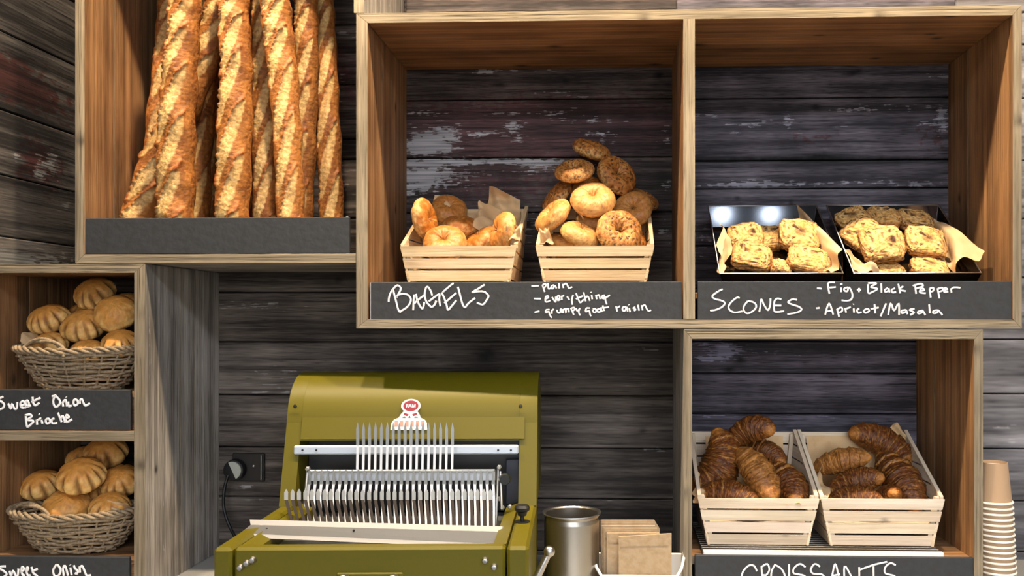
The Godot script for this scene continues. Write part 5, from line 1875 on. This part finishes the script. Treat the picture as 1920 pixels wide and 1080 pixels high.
func bun_mesh(s: int, cuts: int, depth: float, rough: float) -> ArrayMesh:
	var groove := func(a: float) -> float:
		var k := a / TAU * cuts + 0.25 * sin(a * 2.0 + s)
		return pow(maxf(0.0, 1.0 - absf(wrapf(k, -0.5, 0.5)) * 4.2), 1.1)
	var pos := func(u: float, v: float) -> Vector3:
		var a := u * TAU
		var e := (v - 0.5) * PI
		var band := ss(0.95, 0.45, sin(e)) * ss(-0.95, -0.2, sin(e))
		var x := cos(a) * cos(e)
		var z := sin(a) * cos(e)
		var n := noise.get_noise_3d(x * 1.2 + s, sin(e), z * 1.2) * 0.06 + noise.get_noise_3d(x * 7.0 + s, sin(e) * 7.0, z * 7.0) * rough
		var r: float = 1.0 - depth * groove.call(a) * band + n
		var flat_ := 0.78 if sin(e) < 0.0 else 1.0
		return Vector3(x * 0.0525 * r, sin(e) * 0.040 * flat_ * (1.0 + n), z * 0.0525 * r)
	var tint := func(u: float, v: float) -> Color:
		var a := u * TAU
		var e := (v - 0.5) * PI
		var x := cos(a) * cos(e)
		var z := sin(a) * cos(e)
		var n1 := noise.get_noise_3d(x * 2.0 + s, sin(e) * 2.0, z * 2.0)
		var n2 := noise.get_noise_3d(x * 12.0 + s, sin(e) * 12.0, z * 12.0)
		var band := ss(0.95, 0.45, sin(e)) * ss(-0.95, -0.2, sin(e))
		var c := mixc(lc(238, 196, 124), lc(204, 140, 66), ss(-0.1, 0.9, sin(e) + n1 * 0.6))
		c = mixc(c, lc(218, 162, 86), n2 * 1.2 + rough * 4.0)
		return mixc(c, lc(100, 52, 18), groove.call(a) * band * minf(1.0, depth * 6.0))
	return grid(84, 34, true, pos, tint)


func build_brioches() -> void:
	var kinds := [bun_mesh(1, 9, 0.22, 0.0), bun_mesh(2, 11, 0.2, 0.0), bun_mesh(3, 8, 0.03, 0.035), bun_mesh(4, 10, 0.15, 0.01)]
	var g1 := "buns in the upper basket"
	var g2 := "buns in the lower basket"
	var list := [
		[181, 553, -0.20, Vector3(-0.1, 0.75, 0.6), 0, 0.98, "deeply cut bun at the top of the upper basket's heap", g1],
		[216, 590, -0.14, Vector3(0.1, 0.62, 0.75), 2, 1.0, "rough golden bun without cuts in the upper basket, against the tower side", g1],
		[95, 602, -0.16, Vector3(-0.15, 0.85, 0.45), 1, 0.98, "pale cut bun at the left of the upper basket", g1],
		[152, 619, -0.115, Vector3(0.0, 0.85, 0.5), 3, 1.03, "rounded bun in the centre front of the upper basket", g1],
		[88, 648, -0.085, Vector3(-0.3, 0.9, 0.2), 3, 0.95, "bun behind the handle at the left front of the upper basket", g1],
		[224, 645, -0.09, Vector3(0.1, 0.85, 0.5), 0, 0.85, "small notched bun at the right front of the upper basket", g1],
		[168, 659, -0.075, Vector3(0.1, 0.95, 0.2), 3, 0.90, "low bun half under the rim of the upper basket's front", g1],
		[160, 594, -0.23, Vector3(0, 1, 0.1), 1, 0.9, "dark bun deep behind the centre one in the upper basket", g1],
		[240, 572, -0.24, Vector3(0, 1, 0.1), 3, 0.85, "bun in the shade at the back right of the upper basket", g1],
		[196, 853, -0.20, Vector3(0.0, 0.85, 0.45), 0, 1.04, "fluted bun at the top right of the lower basket's heap", g2],
		[155, 896, -0.14, Vector3(0.05, 0.82, 0.5), 1, 1.08, "big fluted bun in the middle of the lower basket", g2],
		[79, 913, -0.16, Vector3(-0.1, 0.85, 0.4), 1, 0.95, "fluted brown bun at the back left of the lower basket", g2],
		[224, 905, -0.15, Vector3(0.1, 0.75, 0.6), 3, 0.95, "bun against the tower side in the lower basket, behind a paper flap", g2],
		[126, 950, -0.085, Vector3(0.25, 0.8, 0.5), 2, 1.06, "bright golden bun at the front of the lower basket", g2],
		[62, 958, -0.125, Vector3(-0.2, 0.9, 0.3), 2, 0.98, "golden bun left of the handle in the lower basket", g2],
		[207, 950, -0.085, Vector3(0.1, 0.9, 0.3), 3, 0.92, "bun tucked behind the paper flap at the right front of the lower basket", g2],
		[178, 935, -0.19, Vector3(0, 1, 0.1), 3, 0.9, "dark bun between the front ones, deep in the lower basket", g2],
		[160, 862, -0.25, Vector3(0, 1, 0.1), 0, 0.9, "shadowed bun behind the topmost one in the lower basket", g2],
	]
	var made := []
	for b in list:
		made.append(loaf("brioche_bun", b[6], "bun", b[7], kinds[b[4]], mats["brioche_crust"], at(b[0], b[1], b[2] + (0.025 if b[2] < -0.1 else 0.012)), stand(b[3], rng.randf() * TAU).scaled(Vector3.ONE * b[5])))
	settle(made.slice(0, 9), Vector3(0.051, 0.036, 0.051), inside(-1.475, -1.18, -0.3, -0.034), 1.49)
	settle(made.slice(9), Vector3(0.051, 0.036, 0.051), inside(-1.485, -1.19, -0.3, -0.034), 1.09)


func croissant_mesh(s: int, bend: float, fat: float, layers: float, pale := 0.0) -> ArrayMesh:
	var length := 0.165
	var pos := func(u: float, v: float) -> Vector3:
		var a := u * TAU
		var t := v * 2.0 - 1.0
		var ang := t * bend
		var rad := length / (2.0 * maxf(bend, 0.05))
		var c := Vector3(sin(ang) * rad, 0, (1.0 - cos(ang)) * rad)
		var side_ := Vector3(-sin(ang), 0, cos(ang))
		var prof := pow(maxf(0.0, 1.0 - pow(absf(t), 2.3)), 0.62)
		var step := t * layers + 0.12 * sin(a + s) + 0.2 * noise.get_noise_2d(cos(a) + s, sin(a))
		var saw := absf(t) * layers
		var f := fposmod(signf(t) * step, 1.0)
		var ridge := (1.0 - f) * 0.15 + 0.05 * ss(0.12, 0.0, absf(fposmod(step * 3.0, 1.0) - 0.5))
		var r := 0.038 * fat * (prof * (0.86 + ridge) + 0.0) * (1.0 + 0.06 * noise.get_noise_3d(cos(a) * 2.0, sin(a) * 2.0, t * 5.0 + s))
		return c + (side_ * cos(a) + Vector3.UP * sin(a) * 0.9) * r
	var tint := func(u: float, v: float) -> Color:
		var a := u * TAU
		var t := v * 2.0 - 1.0
		var step := t * layers + 0.12 * sin(a + s) + 0.2 * noise.get_noise_2d(cos(a) + s, sin(a))
		var f := fposmod(signf(t) * step, 1.0)
		var n1 := noise.get_noise_3d(cos(a) * 2.0, sin(a) * 2.0, t * 6.0 + s)
		var fine := noise.get_noise_3d(cos(a) * 2.0, sin(a) * 2.0, step * 9.0 + s)
		var c := mixc(lc(120, 68, 28), lc(78, 41, 18), 0.5 + n1 * 1.2)
		c = mixc(c, lc(206, 142, 66), ss(0.12, 0.5, fine) * 0.55)
		c = mixc(c, lc(222, 164, 84), ss(0.82, 1.0, f) * 0.6)
		c = mixc(c, lc(198, 132, 62), ss(0.75, 0.98, absf(t)) * 0.75)
		return mixc(c, mixc(lc(176, 112, 50), lc(206, 146, 76), pale), maxf(ss(0.2, -0.8, sin(a)) * 0.7, pale * (0.62 + n1)))
	return grid(36, 130, true, pos, tint)


func build_croissants() -> void:
	var bent := croissant_mesh(1, 1.25, 1.05, 4.2)
	var half := croissant_mesh(2, 0.75, 1.0, 3.6)
	var long_ := croissant_mesh(3, 0.3, 0.98, 3.2)
	var light := croissant_mesh(4, 0.3, 0.98, 3.0, 0.7)
	var g1 := "croissants in the left crate"
	var g2 := "croissants in the right crate"
	var list := [
		[1407, 805, -0.24, Vector3(0.85, 0.35, 0.35), Vector3(-0.2, 0.75, 0.6), bent, 0.78, "dark croissant perched on top of the left crate's heap", g1],
		[1350, 878, -0.185, Vector3(-0.45, -0.85, 0.25), Vector3(0.15, 0.35, 0.92), bent, 1.1, "big dark curled croissant at the left side of the left crate", g1],
		[1424, 890, -0.15, Vector3(0.35, -0.62, 0.70), Vector3(0.1, 0.75, 0.65), light, 0.96, "golden croissant pointing forward in the middle of the left crate", g1],
		[1440, 848, -0.22, Vector3(0.7, -0.35, 0.6), Vector3(0, 1, 0.2), half, 0.7, "small dark croissant behind the golden one in the left crate", g1],
		[1480, 903, -0.185, Vector3(0.3, -0.4, 0.85), Vector3(0, 1, 0.3), half, 0.95, "dark croissant at the right side of the left crate", g1],
		[1372, 926, -0.125, Vector3(0.93, -0.15, 0.32), Vector3(0, 0.8, 0.6), half, 0.86, "croissant with a striped end lying at the front of the left crate", g1],
		[1655, 830, -0.235, Vector3(0.88, -0.42, 0.15), Vector3(0.25, 0.75, 0.6), half, 0.98, "large croissant topmost in the right crate, before a paper corner", g2],
		[1578, 865, -0.20, Vector3(0.86, 0.28, 0.4), Vector3(-0.2, 0.8, 0.5), light, 0.80, "lighter brown croissant at the left of the right crate, above two others", g2],
		[1690, 898, -0.178, Vector3(0.16, -0.5, 0.85), Vector3(0.05, 0.85, 0.5), long_, 1.12, "fat ringed croissant pointing forward in the right crate", g2],
		[1602, 902, -0.165, Vector3(0.88, 0.35, 0.25), Vector3(0, 0.9, 0.4), half, 0.8, "croissant in the middle of the right crate, under the lighter brown one", g2],
		[1608, 932, -0.125, Vector3(0.96, 0.05, 0.25), Vector3(0, 0.8, 0.6), half, 0.74, "low croissant at the front left rim of the right crate", g2],
		[1662, 926, -0.155, Vector3(0.3, 0.35, 0.85), Vector3(0, 0.9, 0.4), half, 0.62, "small croissant end beside the fat ringed one in the right crate", g2],
	]
	var made := []
	for b in list:
		made.append(loaf("croissant", b[7], "croissant", b[8], b[5], mats["croissant_crust"], at(b[0], b[1], b[2]), along(b[3], b[4]).scaled(Vector3.ONE * b[6] * 1.18)))
	settle(made.slice(0, 6), Vector3(0.066, 0.032, 0.034), inside(fx(1316, -0.06), fx(1530, -0.06), -0.308, -0.078), 1.125)
	settle(made.slice(6), Vector3(0.066, 0.032, 0.034), inside(fx(1546, -0.06), fx(1763, -0.06), -0.308, -0.078), 1.125)
